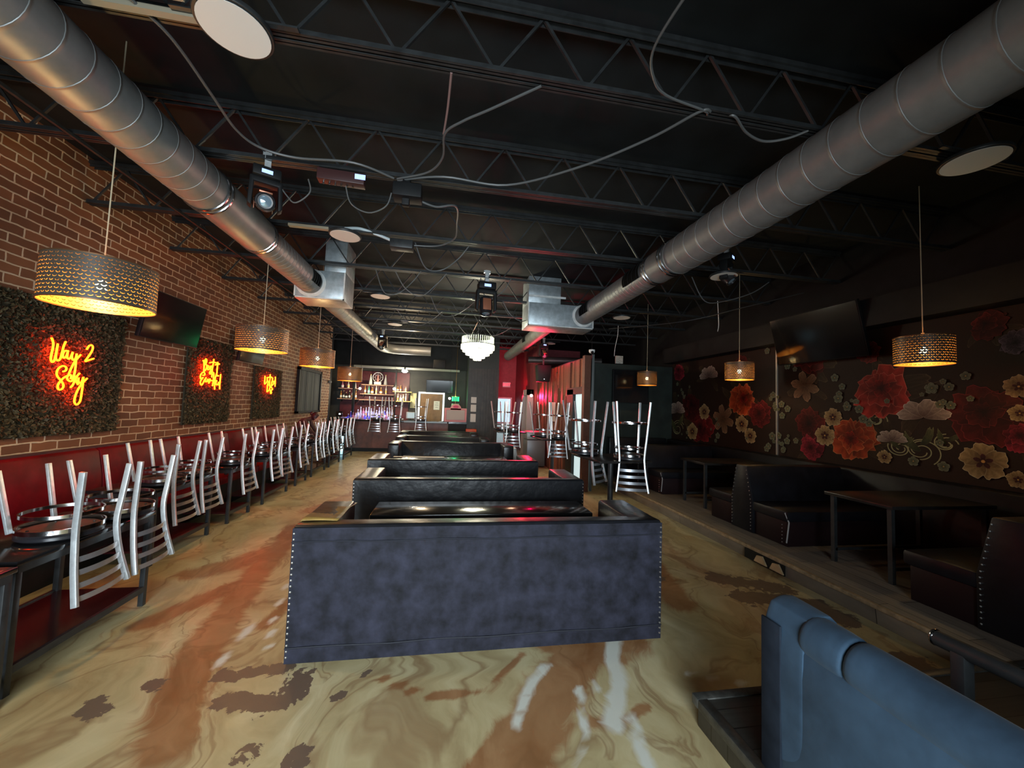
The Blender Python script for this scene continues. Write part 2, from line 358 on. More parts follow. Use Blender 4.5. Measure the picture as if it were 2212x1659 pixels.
STAIN = [([(-1.33, 2.75), (-1.15, 2.75), (-0.95, 2.79)], 0.05), ([(-0.82, 2.72), (-0.80, 2.53), (-0.88, 2.46), (-1.17, 2.54)], 0.065), ([(-1.87, 2.58), (-1.80, 2.53)], 0.05), ([(-0.9, 2.165), (-0.88, 2.15)], 0.045), ([(-0.64, 2.10), (-0.62, 2.06)], 0.06),
         ([(-1.68, 2.74), (-1.62, 2.68)], 0.035), ([(-0.58, 2.51), (-0.56, 2.50)], 0.03), ([(-0.44, 2.65), (-0.43, 2.66)], 0.025), ([(2.95, 3.75), (3.2, 3.6), (3.42, 3.5)], 0.13), ([(2.9, 3.35), (3.2, 3.3), (3.5, 3.15), (3.5, 2.9)], 0.12),
         ([(2.9, 2.6), (3.1, 2.4), (3.4, 2.3)], 0.16), ([(2.4, 4.4), (2.5, 4.7)], 0.07), ([(2.15, 3.9), (2.3, 3.8)], 0.05), ([(2.3, 4.2), (2.35, 4.4)], 0.04)]
def field(x, y, L):
    best = 0.0
    for pts, r in L:
        if x < min(p[0] for p in pts)-4*r or x > max(p[0] for p in pts)+4*r: continue
        d = min(seg_d(x, y, pts[i], pts[i+1]) for i in range(len(pts)-1))
        best = max(best, math.exp(-0.7*(d/r)**2))
    return best
def make_floor():
    x0, x1, y0, y1, st = -4.75, 6.05, -2.8, 17.2, 0.06
    nx = int((x1-x0)/st); ny = int((y1-y0)/st); vs = []; cols = []
    for j in range(ny+1):
        y = y0+(y1-y0)*j/ny
        for i in range(nx+1):
            x = x0+(x1-x0)*i/nx; vs.append((x, y, 0))
            if 1 < y < 10 and -3 < x < 3.9: cols.append((field(x, y, BROWN), field(x, y, WHITE), field(x, y, STAIN)))
            else: cols.append((0, 0, 0))
    fs = [(j*(nx+1)+i, j*(nx+1)+i+1, (j+1)*(nx+1)+i+1, (j+1)*(nx+1)+i) for j in range(ny) for i in range(nx)]
    m, t, b = nt('marbled_concrete')
    at = N(t, 'ShaderNodeAttribute', attribute_name='Col'); sep = N(t, 'ShaderNodeSeparateColor'); t.links.new(at.outputs['Color'], sep.inputs[0])
    tc = N(t, 'ShaderNodeTexCoord')
    n1 = N(t, 'ShaderNodeTexNoise', i_Scale=0.9, i_Detail=3.0, i_Distortion=0.8); t.links.new(tc.outputs['Object'], n1.inputs['Vector'])
    wv = N(t, 'ShaderNodeVectorMath', operation='MULTIPLY_ADD'); wv.inputs[1].default_value = (1.3, 1.3, 0); t.links.new(n1.outputs['Color'], wv.inputs[0]); t.links.new(tc.outputs['Object'], wv.inputs[2])
    mp = N(t, 'ShaderNodeMapping'); mp.inputs['Rotation'].default_value = (0, 0, 0.35); mp.inputs['Scale'].default_value = (1.7, 0.7, 1); t.links.new(wv.outputs[0], mp.inputs['Vector'])
    n2 = N(t, 'ShaderNodeTexNoise', i_Scale=1.7, i_Detail=8.0, i_Roughness=0.60, i_Distortion=0.5); t.links.new(mp.outputs[0], n2.inputs['Vector'])
    n3 = N(t, 'ShaderNodeTexNoise', i_Scale=9.0, i_Detail=8.0, i_Roughness=0.65, i_Distortion=0.6); t.links.new(tc.outputs['Object'], n3.inputs['Vector'])
    base = N(t, 'ShaderNodeValToRGB'); e = base.color_ramp.elements
    e[0].position = 0.28; e[0].color = (0.34, 0.24, 0.11, 1); e[1].position = 0.75; e[1].color = (0.72, 0.63, 0.38, 1)
    for p, c in ((0.50, (0.54, 0.44, 0.23, 1)),):
        q = e.new(p); q.color = c
    t.links.new(n2.outputs['Fac'], base.inputs['Fac'])
    def thr(src, lo, hi, k, noise_out):
        a = N(t, 'ShaderNodeMath', operation='SUBTRACT'); t.links.new(noise_out, a.inputs[0]); a.inputs[1].default_value = 0.5
        bb = N(t, 'ShaderNodeMath', operation='MULTIPLY_ADD'); t.links.new(a.outputs[0], bb.inputs[0]); bb.inputs[1].default_value = k; t.links.new(src, bb.inputs[2])
        r = N(t, 'ShaderNodeMapRange', i_From_Min=lo, i_From_Max=hi); t.links.new(bb.outputs[0], r.inputs['Value']); return r.outputs[0]
    def over(under, col, fac):
        mx = N(t, 'ShaderNodeMix', data_type='RGBA'); t.links.new(fac, mx.inputs['Factor']); t.links.new(under, mx.inputs['A'])
        if isinstance(col, tuple): mx.inputs['B'].default_value = (*col, 1)
        else: t.links.new(col, mx.inputs['B'])
        return mx.outputs['Result']
    br = N(t, 'ShaderNodeValToRGB'); br.color_ramp.elements[0].position = 0.35; br.color_ramp.elements[0].color = (0.27, 0.115, 0.04, 1); br.color_ramp.elements[1].position = 0.68; br.color_ramp.elements[1].color = (0.46, 0.26, 0.12, 1)
    t.links.new(n2.outputs['Fac'], br.inputs['Fac'])
    wn = N(t, 'ShaderNodeTexNoise', i_Scale=3.6, i_Detail=9.0, i_Roughness=0.66, i_Distortion=1.1); t.links.new(mp.outputs[0], wn.inputs['Vector'])
    c = over(base.outputs[0], br.outputs[0], thr(sep.outputs[0], 0.25, 0.60, 1.5, wn.outputs['Fac']))
    # loose brown veins everywhere
    vn = N(t, 'ShaderNodeTexNoise', i_Scale=0.9, i_Detail=5.0, i_Distortion=1.3); t.links.new(mp.outputs[0], vn.inputs['Vector'])
    vr = N(t, 'ShaderNodeValToRGB'); ve = vr.color_ramp.elements; ve[0].position = 0.50; ve[0].color = (0, 0, 0, 1); ve[1].position = 0.53; ve[1].color = (0.55, 0.55, 0.55, 1); q = ve.new(0.56); q.color = (0, 0, 0, 1)
    t.links.new(vn.outputs['Fac'], vr.inputs['Fac']); c = over(c, (0.24, 0.115, 0.045), vr.outputs[0])
    c = over(c, (0.74, 0.74, 0.64), thr(sep.outputs[1], 0.30, 0.75, 1.1, wn.outputs['Fac']))
    c = over(c, (0.17, 0.115, 0.078), thr(sep.outputs[2], 0.47, 0.49, 2.1, n3.outputs['Fac']))
    t.links.new(c, b.inputs['Base Color'])
    rr = N(t, 'ShaderNodeMapRange', i_From_Min=0.3, i_From_Max=0.7, i_To_Min=0.30, i_To_Max=0.48); t.links.new(n3.outputs['Fac'], rr.inputs['Value']); t.links.new(rr.outputs[0], b.inputs['Roughness'])
    bp = N(t, 'ShaderNodeBump', i_Strength=0.08, i_Distance=0.01); t.links.new(n3.outputs['Fac'], bp.inputs['Height']); t.links.new(bp.outputs['Normal'], b.inputs['Normal'])
    mb = MB(); mb.add(vs, fs); me = mb.build('floor', m, smooth=False, cols=cols)
    struct(me)
make_floor()
# thin slab closing the underside, outer shell
o = MB(); o.b2((-4.75, -2.8, DECK), (6.05, 17.2, DECK+0.1)); 
struct(o.build('ceiling', M_deck))
o = MB(); o.b2((LW-0.12, -2.8, 0), (LW, 14.15, DECK)); struct(o.build('wall_left', M_brick))
o = MB(); o.b2((LW-0.13, 14.15, 0), (LW+0.0, 14.35, DECK)); o.b2((-4.75, 14.35, 0), (-4.6, 17.0, DECK)); o.b2((-4.75, 14.25, 0), (LW-0.13, 14.35, DECK)); struct(o.build('wall_bar_left', M_black))
o = MB(); o.b2((RW, -2.8, 0), (RW+0.12, 17.0, DECK)); struct(o.build('wall_right', M_black))
# back wall behind the camera, with the big front window opening x -1.85..1.15, z 0.4..2.75
o = MB(); o.b2((-4.75, -2.75, 0), (-1.85, -2.6, DECK)); o.b2((1.15, -2.75, 0), (6.05, -2.6, DECK)); o.b2((-1.85, -2.75, 0), (1.15, -2.6, 0.4)); o.b2((-1.85, -2.75, 2.75), (1.15, -2.6, DECK))
struct(o.build('wall_back', M_black))
o = MB()
for xx in (-1.85, -0.85, 0.15, 1.15): o.b2((xx-0.03, -2.70, 0.4), (xx+0.03, -2.62, 2.75))
o.b2((-1.85, -2.70, 0.4), (1.15, -2.62, 0.46)); o.b2((-1.85, -2.70, 2.69), (1.15, -2.62, 2.75)); struct(o.build('window_1', M_steelblk))
# front end of the room
M_green = mat('dark_green_black_wall', (0.018, 0.026, 0.022), 0.5, noise=0.4, scale=3)
o = MB(); o.b2((-4.75, 16.25, 0), (0.75, 16.4, DECK)); struct(o.build('wall_front', mat('dark_grey_wall', (0.028, 0.026, 0.022), 0.6, noise=0.4, scale=2)))
o = MB(); o.b2((-4.6, 15.42, 3.10), (0.75, 15.5, DECK)); struct(o.build('trim_5', M_black))  # black fascia added to darken the wall top above the rail
# pier between bar and hallway, clad in dark ribbed boards
o = MB(); o.b2((0.75, 14.25, 0), (1.88, 16.9, DECK)); struct(o.build('wall_pier', M_green))
o = MB()
x = 0.78; random.seed(3)
while x < 1.86:
    ww = random.choice([0.05, 0.07, 0.1]); d = random.uniform(0.01, 0.04); o.b2((x, 14.25-d, 0), (min(x+ww-0.006, 1.9), 14.25, 3.1)); x += ww
struct(o.build('trim_1', mat('dark_ribbed_boards', (0.035, 0.032, 0.026), 0.5, noise=0.5, scale=5)))
# hallway: far wall with glazed door to daylight
M_hall = mat('hall_paint', (0.30, 0.05, 0.06), 0.6, noise=0.2)
o = MB(); o.b2((1.88, 16.6, 2.12), (6.05, 16.75, DECK)); o.b2((1.88, 16.6, 0), (2.0, 16.75, 2.12)); o.b2((2.82, 16.6, 0), (6.05, 16.75, 2.12)); struct(o.build('wall_hall', M_hall))
dr = thing('door_1', 'glazed hallway door with bright daylight behind it', 'door', (2.41, 16.6, 0)); del dr['label']; del dr['category']; struct(dr)
o = MB(); o.b2((-0.41, -0.02, 0), (-0.35, 0.05, 2.12)); o.b2((0.35, -0.02, 0), (0.41, 0.05, 2.12)); o.b2((-0.35, -0.02, 2.06), (0.35, 0.05, 2.12)); o.b2((-0.35, -0.02, 0), (0.35, 0.05, 0.12)); o.b2((-0.35, 0, 0.98), (0.35, 0.03, 1.04)); o.build('door_frame', mat('white_door_frame', (0.7, 0.72, 0.72), 0.4), dr)
o = MB(); o.b2((-0.35, 0.01, 0.12), (0.35, 0.016, 2.06)); o.build('door_glass', M_glass, dr)
# outside ground seen through the door
o = MB(); o.b2((0, 16.8, -0.12), (8, 40, -0.02)); o.b2((-6, -12, -0.12), (8, -2.76, -0.02)); struct(o.build('ground', mat('pale_concrete_outside', (0.42, 0.38, 0.30), 0.8, noise=0.2)))
# red column and dark doorway at the side of the hall
o = MB(); o.b2((2.96, 12.5, 0), (3.05, 16.6, DECK)); struct(o.build('wall_hall_right', M_hall))
o = MB(); o.b2((2.74, 12.95, 0), (2.95, 13.1, 2.35)); o.b2((2.74, 13.75, 0), (2.95, 13.9, 2.35)); o.b2((2.74, 12.95, 2.15), (2.95, 13.9, 2.35)); struct(o.build('trim_2', mat('pale_door_trim', (0.55, 0.5, 0.48), 0.5)))
# reclaimed plank wall (x = 2.95, y 7.8..12.4) with an opening filled by a glowing pane
random.seed(11); o = MB(); cols = []
o.b2((3.0, 9.10, 0), (3.07, 12.4, 2.9)); o.b2((3.0, 7.9, 2.15), (3.07, 9.1, 2.9)); cols += [(0.03, 0.015, 0.012)]*16
y = 7.86
while y < 12.4:
    ww = random.choice([0.07, 0.09, 0.12, 0.15]); z0 = 0.0; base = random.uniform(0.6, 1.3)
    spans = [(0, 2.87)] if not (7.98 < y+ww/2 < 9.10) else [(2.14, 2.87), (0.0, 0.08)]
    for (a, bz) in spans:
        zz = a
        while zz < bz-0.01:
            ln = random.uniform(0.7, 1.9); ze = min(bz, zz+ln); d = random.choice([0.01, 0.02, 0.035, 0.05]); k = base*random.uniform(0.55, 1.45)
            o.b2((3.0-d, y, zz), (3.0, y+ww-0.004, ze)); cols += [(0.26*k, 0.075*k, 0.038*k)]*8; zz = ze+0.003
    y += ww
cols += [(0.16, 0.06, 0.035)]*8; o.b2((2.88, 7.78, 0), (3.02, 7.92, 2.9))
cols += [(0.01, 0.01, 0.01)]*24; o.b2((2.93, 7.94, 0), (3.0, 8.04, 2.2)); o.b2((2.93, 8.66, 0), (3.0, 9.12, 2.2)); o.b2((2.93, 7.94, 2.08), (3.0, 9.12, 2.24))
struct(o.build('wall_planks', M_plankattr, cols=cols, smooth=False))
# unseen diagonal wall added to stop light leaks, and the dark wall with the television
o = MB()
o.bar((3.10, 7.86, 1.47), (3.60, 9.36, 1.47), 0.05, 2.94); o.b2((3.55, 9.3, 0), (5.895, 9.42, 2.94)); o.b2((3.08, 9.4, 0), (3.14, 12.35, 2.9)); o.b2((3.08, 9.42, 2.88), (5.89, 12.4, 2.94)); struct(o.build('wall_side', M_green))  # last box: unseen lid added so the store stays dark
o = MB(); o.b2((3.12, 12.41, 0), (5.89, 12.5, 2.94)); struct(o.build('wall_store', mat('pale_room_wall', (0.06, 0.05, 0.05), 0.7)))
# opening in the plank wall: panel glows by emission in place of daylight
wn = thing('window_2', 'x', 'x', (3.0, 8.35, 0)); del wn['label']; del wn['category']; struct(wn)
o = MB(); o.b2((0, -0.32, 0.10), (0.02, 0.32, 2.08)); o.build('window_glass', emis('daylight_glow_pane', (0.66, 0.84, 0.86), 0.85), wn)

# platform on the right and entry platform bottom right
o = MB(); o.prism([(3.72, -0.0), (5.9, -0.0), (5.9, 0.165), (3.70, 0.165)], 'y', 2.03, 9.3)
pf = struct(o.build('floor_platform', M_plat, bevel=0.004))
o = MB(); o.b2((3.685, 2.03, 0.135), (3.73, 9.3, 0.172)); o.build('nosing', mat('worn_wood_nosing', (0.34, 0.24, 0.14), 0.4, noise=0.4, scale=20), pf, bevel=0.006)
o = MB(); o.b2((1.47, -2.6, 0), (5.9, 2.03, 0.165)); ep = struct(o.build('floor_entry', M_dark_plank, bevel=0.004))
o = MB(); o.b2((1.44, 1.99, 0.12), (5.9, 2.045, 0.172)); o.b2((1.44, -2.6, 0.12), (1.50, 1.99, 0.172)); o.build('nosing', mat('metal_step_edge', (0.10, 0.10, 0.09), 0.35, metal=0.5, noise=0.4, scale=20), ep, bevel=0.005)
br = thing('riser_bracket', 'tan and black bracket showing in a hole of the platform riser', 'bracket', (3.66, 3.95, 0))
o = MB(); o.b2((0.015, -0.28, 0.02), (0.03, 0.28, 0.13)); o.build('recess', M_black, br)
o = MB()
for a in (-0.2, 0.02): o.prism([(a-0.08, 0.035), (a+0.10, 0.035), (a+0.06, 0.11), (a-0.02, 0.125)], 'x', 0.0, 0.015)
o.build('tan_plate', mat('tan_plate', (0.5, 0.36, 0.2), 0.6, noise=0.2), br)

# ------------------------------------------------------------------ ceiling joists
def joist(y, k):
    t = thing('roof_joist', '', 'joist', (0, y, 0), group='black open web joists under the roof deck')
    t['label'] = 'black steel open-web joist under the deck, %s one away from the camera' % ORD(k)
    x0, x1 = LW, (RW if y < 12.6 else 2.95); zb, zt = 3.83, 4.28
    
    o = MB()
    for dy in (-0.028, 0.028): o.b2((x0, dy-0.02, zt), (x1, dy+0.02, zt+0.035)); o.b2((x0, dy-0.003 if dy < 0 else dy-0.003, zt-0.03), (x1, dy+0.003, zt+0.03))
    o.build('top_chord', M_steelblk, t)
    o = MB()
    for dy in (-0.028, 0.028): o.b2((x0, dy-0.02, zb), (x1, dy+0.02, zb+0.006)); o.b2((x0, dy-0.003, zb), (x1, dy+0.003, zb+0.045))
    o.build('bottom_chord', M_steelblk, t)
    o = MB(); st = 0.30; n = int((x1-x0)/st); off = (k % 3)*0.1
    for i in range(n):
        xa = x0+i*st+off*0.3; o.bar((xa, 0, zb+0.02 if i % 2 == 0 else zt), (min(xa+st, x1), 0, zt if i % 2 == 0 else zb+0.02), 0.018, 0.018)
    o.build('web', M_steelblk, t)
for k, y in enumerate([-0.3, 1.0, 2.3, 3.6, 4.9, 6.2, 7.5, 8.8, 10.1, 11.4, 12.7, 14.0]): joist(y, k)
# bridging rods along the room
for k, x in enumerate((-3.1,)):
    o = MB(); o.b2((x-0.015, -2.6, 3.80), (x+0.015, 9.2 if x > 4 else 14.0, 3.825)); o.b2((x-0.015, -2.6, 3.80), (x-0.01, 9.2 if x > 4 else 14.0, 3.83))
    tag(o.build('bridging_bar', M_steelblk), 'long black bridging bar across the joists, %s' % ['above the brick wall side', 'over the middle of the room', 'above the platform side'][k], 'bar', 'bridging bars')
#@@DUCT
# ------------------------------------------------------------------ ducts
def duct_seg(name, x, z, y0, y1, r, parent, pitch=0.14, m=None, gaps=()):
    o = MB(); prof = []; y = y0
    while y < y1:
        prof += [(r, y), (r, y+0.012), (r, y+pitch-0.022), (r, y+pitch-0.012), (r+0.0025, y+pitch-0.010), (r+0.0025, y+pitch-0.004)]; y += pitch
    prof = [(a, b) for a, b in prof if b < y1]+[(r, y1)]
    T = Matrix.Translation((x, 0, z)) @ Matrix.Rotation(-PI/2, 4, 'X')
    # lathe about z then turned to lie along +y
    T = Matrix.Translation((x, 0, z)) @ Matrix(((1, 0, 0, 0), (0, 0, 1, 0), (0, -1, 0, 0), (0, 0, 0, 1)))
    o.lathe(prof, 32, 0, T); return o.build(name, m or M_galv, parent)
def band(x, z, y, r, parent):
    o = MB(); T = Matrix.Translation((x, 0, z)) @ Matrix(((1, 0, 0, 0), (0, 0, 1, 0), (0, -1, 0, 0), (0, 0, 0, 1)))
    for yy in (y-0.03, y+0.03): o.lathe([(r, yy-0.012), (r+0.009, yy-0.008), (r+0.009, yy+0.008), (r, yy+0.012)], 32, 0, T)
    return o.build('band', M_chrome, parent)
def grille(x, z, y, r, parent, a0=-0.3, a1=0.9, ln=0.36):
    # dark register opening let into the side of the duct: curved frame patch
    o = MB(); n = 10; vs = []
    for yy in (y, y+ln):
        for i in range(n+1):
            a = a0+(a1-a0)*i/n; vs.append((x+(r+0.012)*math.cos(a), yy, z+(r+0.012)*math.sin(a)))
    fs = [(i, i+1, n+2+i, n+1+i) for i in range(n)]; o.add(vs, fs)
    g = o.build('grille', mat('dark_grille', (0.002, 0.002, 0.002), 0.8, spec=0.05), parent)
    for k in range(4):
        o = MB(); yy = y+ln*(k+0.5)/4; o.tube([(x+(r+0.014)*math.cos(a0+(a1-a0)*i/n), yy, z+(r+0.014)*math.sin(a0+(a1-a0)*i/n)) for i in range(n+1)], 0.004, 5)
        o.build('grille_blade', M_black, g)
def plenum(x0, x1, y0, y1, z0, shaft, cx, cz, label, r):
    t = thing('plenum_box', label, 'duct box', ((x0+x1)/2, y0, z0))
    ox, oy, oz = (x0+x1)/2, y0, z0
    o = MB(); o.b2((x0-ox, 0, 0), (x1-ox, y1-oy, 0.46)); o.b2((shaft[0]-ox, 0, 0.46), (shaft[1]-ox, y1-oy, DECK-oz)); o.build('casing', M_galvbox, t, bevel=0.004)
    o = MB()
    for a in (x0, x1-0.02): o.b2((a-ox, -0.012, 0.0), (a+0.02-ox, 0, 0.46))
    o.b2((x0-ox, -0.012, 0.0), (x1-ox, 0, 0.018)); o.b2((shaft[0]-ox, -0.02, DECK-oz-0.42), (shaft[1]-ox+0.1, 0.0, DECK-oz-0.38)); o.build('flange', M_seal, t)
    o = MB(); T = Matrix.Translation((cx-ox, 0, cz-oz)) @ Matrix(((1, 0, 0, 0), (0, 0, 1, 0), (0, -1, 0, 0), (0, 0, 0, 1)))
    random.seed(4); pr = [(r-0.01, -0.03), (r+0.012, -0.028), (r+0.03, -0.012), (r+0.045, -0.001)]; o.lathe(pr, 36, 0, T); o.build('sealant_collar', M_seal, t)
    return t
LX, LZ, LR = -2.24, 3.61, 0.185
t = thing('spiral_duct', 'galvanised spiral duct running along the brick wall side, warm lamp light on its belly', 'duct', (0, 0, 0))
duct_seg('duct_run', LX, LZ, -2.5, 3.80, LR+0.015, t, 0.17); duct_seg('duct_run', LX, LZ, 3.80, 4.75, LR+0.018, t, 1.2); duct_seg('duct_run', LX, LZ, 4.75, 6.52, LR, t, 0.10)
duct_seg('duct_run', LX, LZ-0.02, 7.1, 13.2, LR-0.02, t, 0.30)
band(LX, LZ, 3.80, LR+0.018, t); band(LX, LZ, 4.75, LR+0.016, t); grille(LX, LZ, 6.05, LR, t, -0.5, 0.5, 0.34)
# elbow and end section turning to the right above the bar
o = MB(); pts = [(LX, 13.15, LZ-0.02), (LX+0.03, 13.45, LZ-0.02), (LX+0.14, 13.68, LZ-0.02), (LX+0.35, 13.83, LZ-0.02), (LX+0.65, 13.88, LZ-0.02), (LX+1.6, 13.88, LZ-0.02)]
o.tube(smoothpts(pts, 4), LR-0.02, 24); o.build('elbow', M_galv, t)
plenum(-2.48, -1.72, 6.5, 7.08, 3.36, (-2.05, -1.72), LX, LZ, 'galvanised plenum box on the brick wall side duct', LR)
RX, RZ, RR = 2.64, 3.62, 0.185
t = thing('spiral_duct', 'grey spiral duct on the platform side, pink light streak and dark side openings', 'duct', (0, 0, 0))
duct_seg('duct_run', RX+0.02, RZ+0.0, -2.5, 4.15, RR+0.03, t, 0.20); duct_seg('duct_run', RX, RZ, 4.15, 4.55, RR+0.018, t, 0.6); duct_seg('duct_run', RX, RZ, 4.55, 7.32, RR, t, 0.10)
band(RX, RZ, 4.15, RR+0.03, t); band(RX, RZ, 4.55, RR+0.018, t)
grille(RX, RZ, 4.68, RR+0.002, t, PI-0.9, PI+0.45, 0.48); grille(RX, RZ, 6.60, RR, t, PI-0.9, PI+0.45, 0.42)
plenum(1.50, 2.86, 7.3, 7.9, 3.36, (1.50, 2.16), RX, RZ, 'galvanised plenum box joined to the platform side duct, red light below', RR)
t = thing('spiral_duct', 'red lit spiral duct running behind the platform side plenum box to the far end', 'duct', (0, 0, 0))
duct_seg('duct_run', 2.18, 3.60, 7.9, 14.0, RR-0.02, t, 0.30); grille(2.18, 3.6, 8.3, RR-0.018, t, PI-1.0, PI+0.4, 0.35); grille(2.18, 3.6, 10.1, RR-0.018, t, PI-1.0, PI+0.4, 0.35)
o = MB(); o.tube([(2.35, 13.2, 3.25), (3.0, 13.2, 3.25)], 0.13, 20)
o = MB(); o.tube([(1.3, 10.3, 3.05), (2.9, 10.3, 3.05)], 0.001, 3)
t = thing('spiral_duct', 'short dark round duct crossing above the plank wall', 'duct', (3.0, 11.6, 3.2))
o = MB(); o.tube([(-0.55, 0, 0), (1.6, -0.6, 0)], 0.11, 20); o.build('duct_run', M_steelblk, t)
for x in (-0.3, 1.3):
    o = MB(); o.tube([(x, -0.15-0.28*(x+.3)/1.0*0.9, 0.10), (x, -0.15-0.28*(x+.3)/1.0*0.9, 1.12)], 0.006, 6); o.build('hanger', M_steelblk, t)

# ------------------------------------------------------------------ round unlit panel lamps
def disc_lamp(x, y, z, r, label):
    t = thing('disc_lamp', label, 'ceiling light', (x, y, z), group='round white disc lamps under the joists')
    o = MB(); o.lathe([(0, 0.0), (r-0.012, 0.0), (r-0.012, 0.004), (r, 0.004), (r+0.004, 0.012), (r, 0.03), (0.06, 0.035), (0, 0.035)], 40); 
    o2 = MB(); o2.lathe([(0, -0.002), (r-0.014, -0.002), (r-0.013, 0.006)], 40); o2.build('diffuser', M_disc, t)
    o.build('rim', M_steelblk, t)
    o = MB(); o.bar((0, 0, 0.03), (0, 0, 0.075), 0.09, 0.09); o.bar((-0.32, 0.0, 0.07), (0.32, 0.0, 0.07), 0.03, 0.012); o.build('bracket', M_steelblk, t)
    return t
DL = [(-1.24, 2.22, 3.75, .185, 'large white disc lamp at the top edge, nearest on the brick wall side'), (-1.32, 4.86, 3.75, .185, 'white disc lamp beside the duct, second on the brick wall side'),
      (-1.35, 7.55, 3.75, .185, 'white disc lamp, third on the brick wall side'), (-1.42, 10.2, 3.75, .185, 'white disc lamp, fourth on the brick wall side'),
      (3.90, 2.2, 3.75, .195, 'white disc lamp at the top right, nearest on the platform side'), (3.90, 4.89, 3.75, .19, 'white disc lamp beside the duct, second on the platform side'),
      (3.66, 7.7, 3.75, .19, 'white disc lamp, third on the platform side'), (3.1, 11.5, 3.74, .18, 'white disc lamp above the plank wall'), (2.55, 13.6, 3.74, .17, 'reddish lit disc lamp at the hallway end'),
      (0.72, 7.5, 3.75, .09, 'small disc lamp above and beside the chandelier')]
for d in DL: disc_lamp(*d)
# two pale conduits with the near disc lamps
o = MB(); o.b2((-2.0, 2.12, 3.80), (-1.45, 2.16, 3.83)); o.b2((-2.0, 2.24, 3.80), (-1.45, 2.28, 3.83))
tag(o.build('conduit', mat('pale_conduit', (0.30, 0.27, 0.2), 0.5)), 'pair of pale conduits meeting the nearest disc lamp', 'conduit')
o = MB(); o.b2((-1.95, 4.8, 3.79), (-1.5, 4.86, 3.82)); tag(o.build('conduit', mat('pale_conduit', (0.30, 0.27, 0.2), 0.5)), 'pale conduit beside the second disc lamp near the duct', 'conduit')

# ------------------------------------------------------------------ pendants
def pendant(x, y, zc, D, H, label, power, ztop=DECK-0.12, grp='perforated drum pendants'):
    t = thing('pendant_lamp', label, 'pendant lamp', (x, y, zc), group=grp); r = D/2
    o = MB(); seg = 72; rows = 1; vs = []; uvs = []
    nu = 50 if D > 0.5 else 40; nv = nu*H/(PI*D)*0.72
    for i in range(seg+1):
        a = 2*PI*i/seg
        for z in (-H/2, H/2): vs.append((r*math.cos(a), r*math.sin(a), z))
    fs = []; 
    for i in range(seg):
        fs.append((2*i, 2*i+2, 2*i+3, 2*i+1)); u0 = nu*i/seg; u1 = nu*(i+1)/seg; uvs += [(u0, 0), (u1, 0), (u1, nv), (u0, nv)]
    o.add(vs, fs); o.build('lamp_shade', M_shade, t, uvs=uvs)
    for z in (-H/2, H/2):
        o = MB(); o.lathe([(r-0.003, z-0.004), (r+0.003, z-0.004), (r+0.003, z+0.004), (r-0.003, z+0.004), (r-0.003, z-0.004)], 48)
        o.build('rim', mat('dark_bronze_rim', (0.25, 0.13, 0.06), 0.35, metal=0.7), t)
    o = MB()
    for k in range(3):
        a = 2*PI*k/3+0.4; o.tube([(0, 0, H/2-0.05), (r*math.cos(a), r*math.sin(a), H/2-0.01)], 0.003, 5)
    o.cyl((0, 0, H/2-0.07), (0, 0, H/2+0.02), 0.022, 12); o.build('spider', M_brass, t)
    o = MB(); o.sphere((0, 0, -0.0), 0.034, sc3=(1, 1, 1.2)); o.build('bulb', M_bulb, t)
    o = MB(); o.tube([(0, 0, H/2+0.02), (0, 0, ztop-zc)], 0.0045, 6); o.cyl((0, 0, H/2+0.01), (0, 0, H/2+0.05), 0.014, 8)
    o.build('cord', mat('pale_gold_cord', (0.55, 0.48, 0.33), 0.5), t)
    l = point('pendant_light', (x, y, zc-0.02), power, (1.0, 0.62, 0.22), 0.04)
    return t
PD = [(-2.47, 3.15, 2.50, 0.59, 0.30, 'perforated drum pendant nearest the camera, over the first chair tables'), (-2.46, 5.55, 2.51, .6, .30, 'perforated drum pendant, second along the brick wall'),
      (-2.46, 7.75, 2.52, .6, .32, 'perforated drum pendant, third along the brick wall'), (-2.52, 10.5, 2.42, .6, .34, 'perforated drum pendant farthest along the brick wall, before the bar shelves'),
      (5.05, 3.30, 2.51, .47, .29, 'perforated drum pendant nearest the camera in front of the flower mural'), (5.13, 6.03, 2.52, .46, .30, 'perforated drum pendant in front of the far part of the flower mural'),
      (4.72, 8.5, 2.53, .45, .32, 'perforated drum pendant before the dark wall television')]
PW = [66, 42, 36, 28, 13, 17, 6]
for p, pw in zip(PD, PW): pendant(*p, pw, ztop=DECK)

# ------------------------------------------------------------------ chandelier
t = thing('chandelier', 'tiered crystal rod chandelier glowing white over the middle of the room', 'chandelier', (0.64, 8.7, 2.76))
M_rod = mat('lit_crystal_rod', (0.95, 0.93, 0.85), 0.1, trans=0.35, emit=(1.0, 0.95, 0.72), estr=1.5)
M_rodt = mat('glowing_upper_rod', (0.75, 0.8, 0.72), 0.08, trans=0.5, emit=(0.8, 0.9, 0.6), estr=0.35)  # unlit rods, lamp light put in as weak emission
tiers = [(0.37, 0.25, 0.10), (0.33, 0.19, 0.10), (0.26, 0.12, 0.10), (0.16, 0.055, 0.09), (0.08, 0.0, 0.08)]
for r, z, h in tiers:
    o = MB(); n = max(8, int(2*PI*r/0.045))
    for k in range(n):
        a = 2*PI*k/n; o.cyl((r*math.cos(a), r*math.sin(a), z), (r*math.cos(a), r*math.sin(a), z+h), 0.014, 6)
    o.build('rod_tier', M_rod, t)
o = MB(); n = 46
for k in range(n):
    a = 2*PI*k/n; o.cyl((0.36*math.cos(a), 0.36*math.sin(a), 0.36), (0.36*math.cos(a), 0.36*math.sin(a), 0.53), 0.009, 6)
o.build('rod_tier', M_rodt, t)
o = MB()
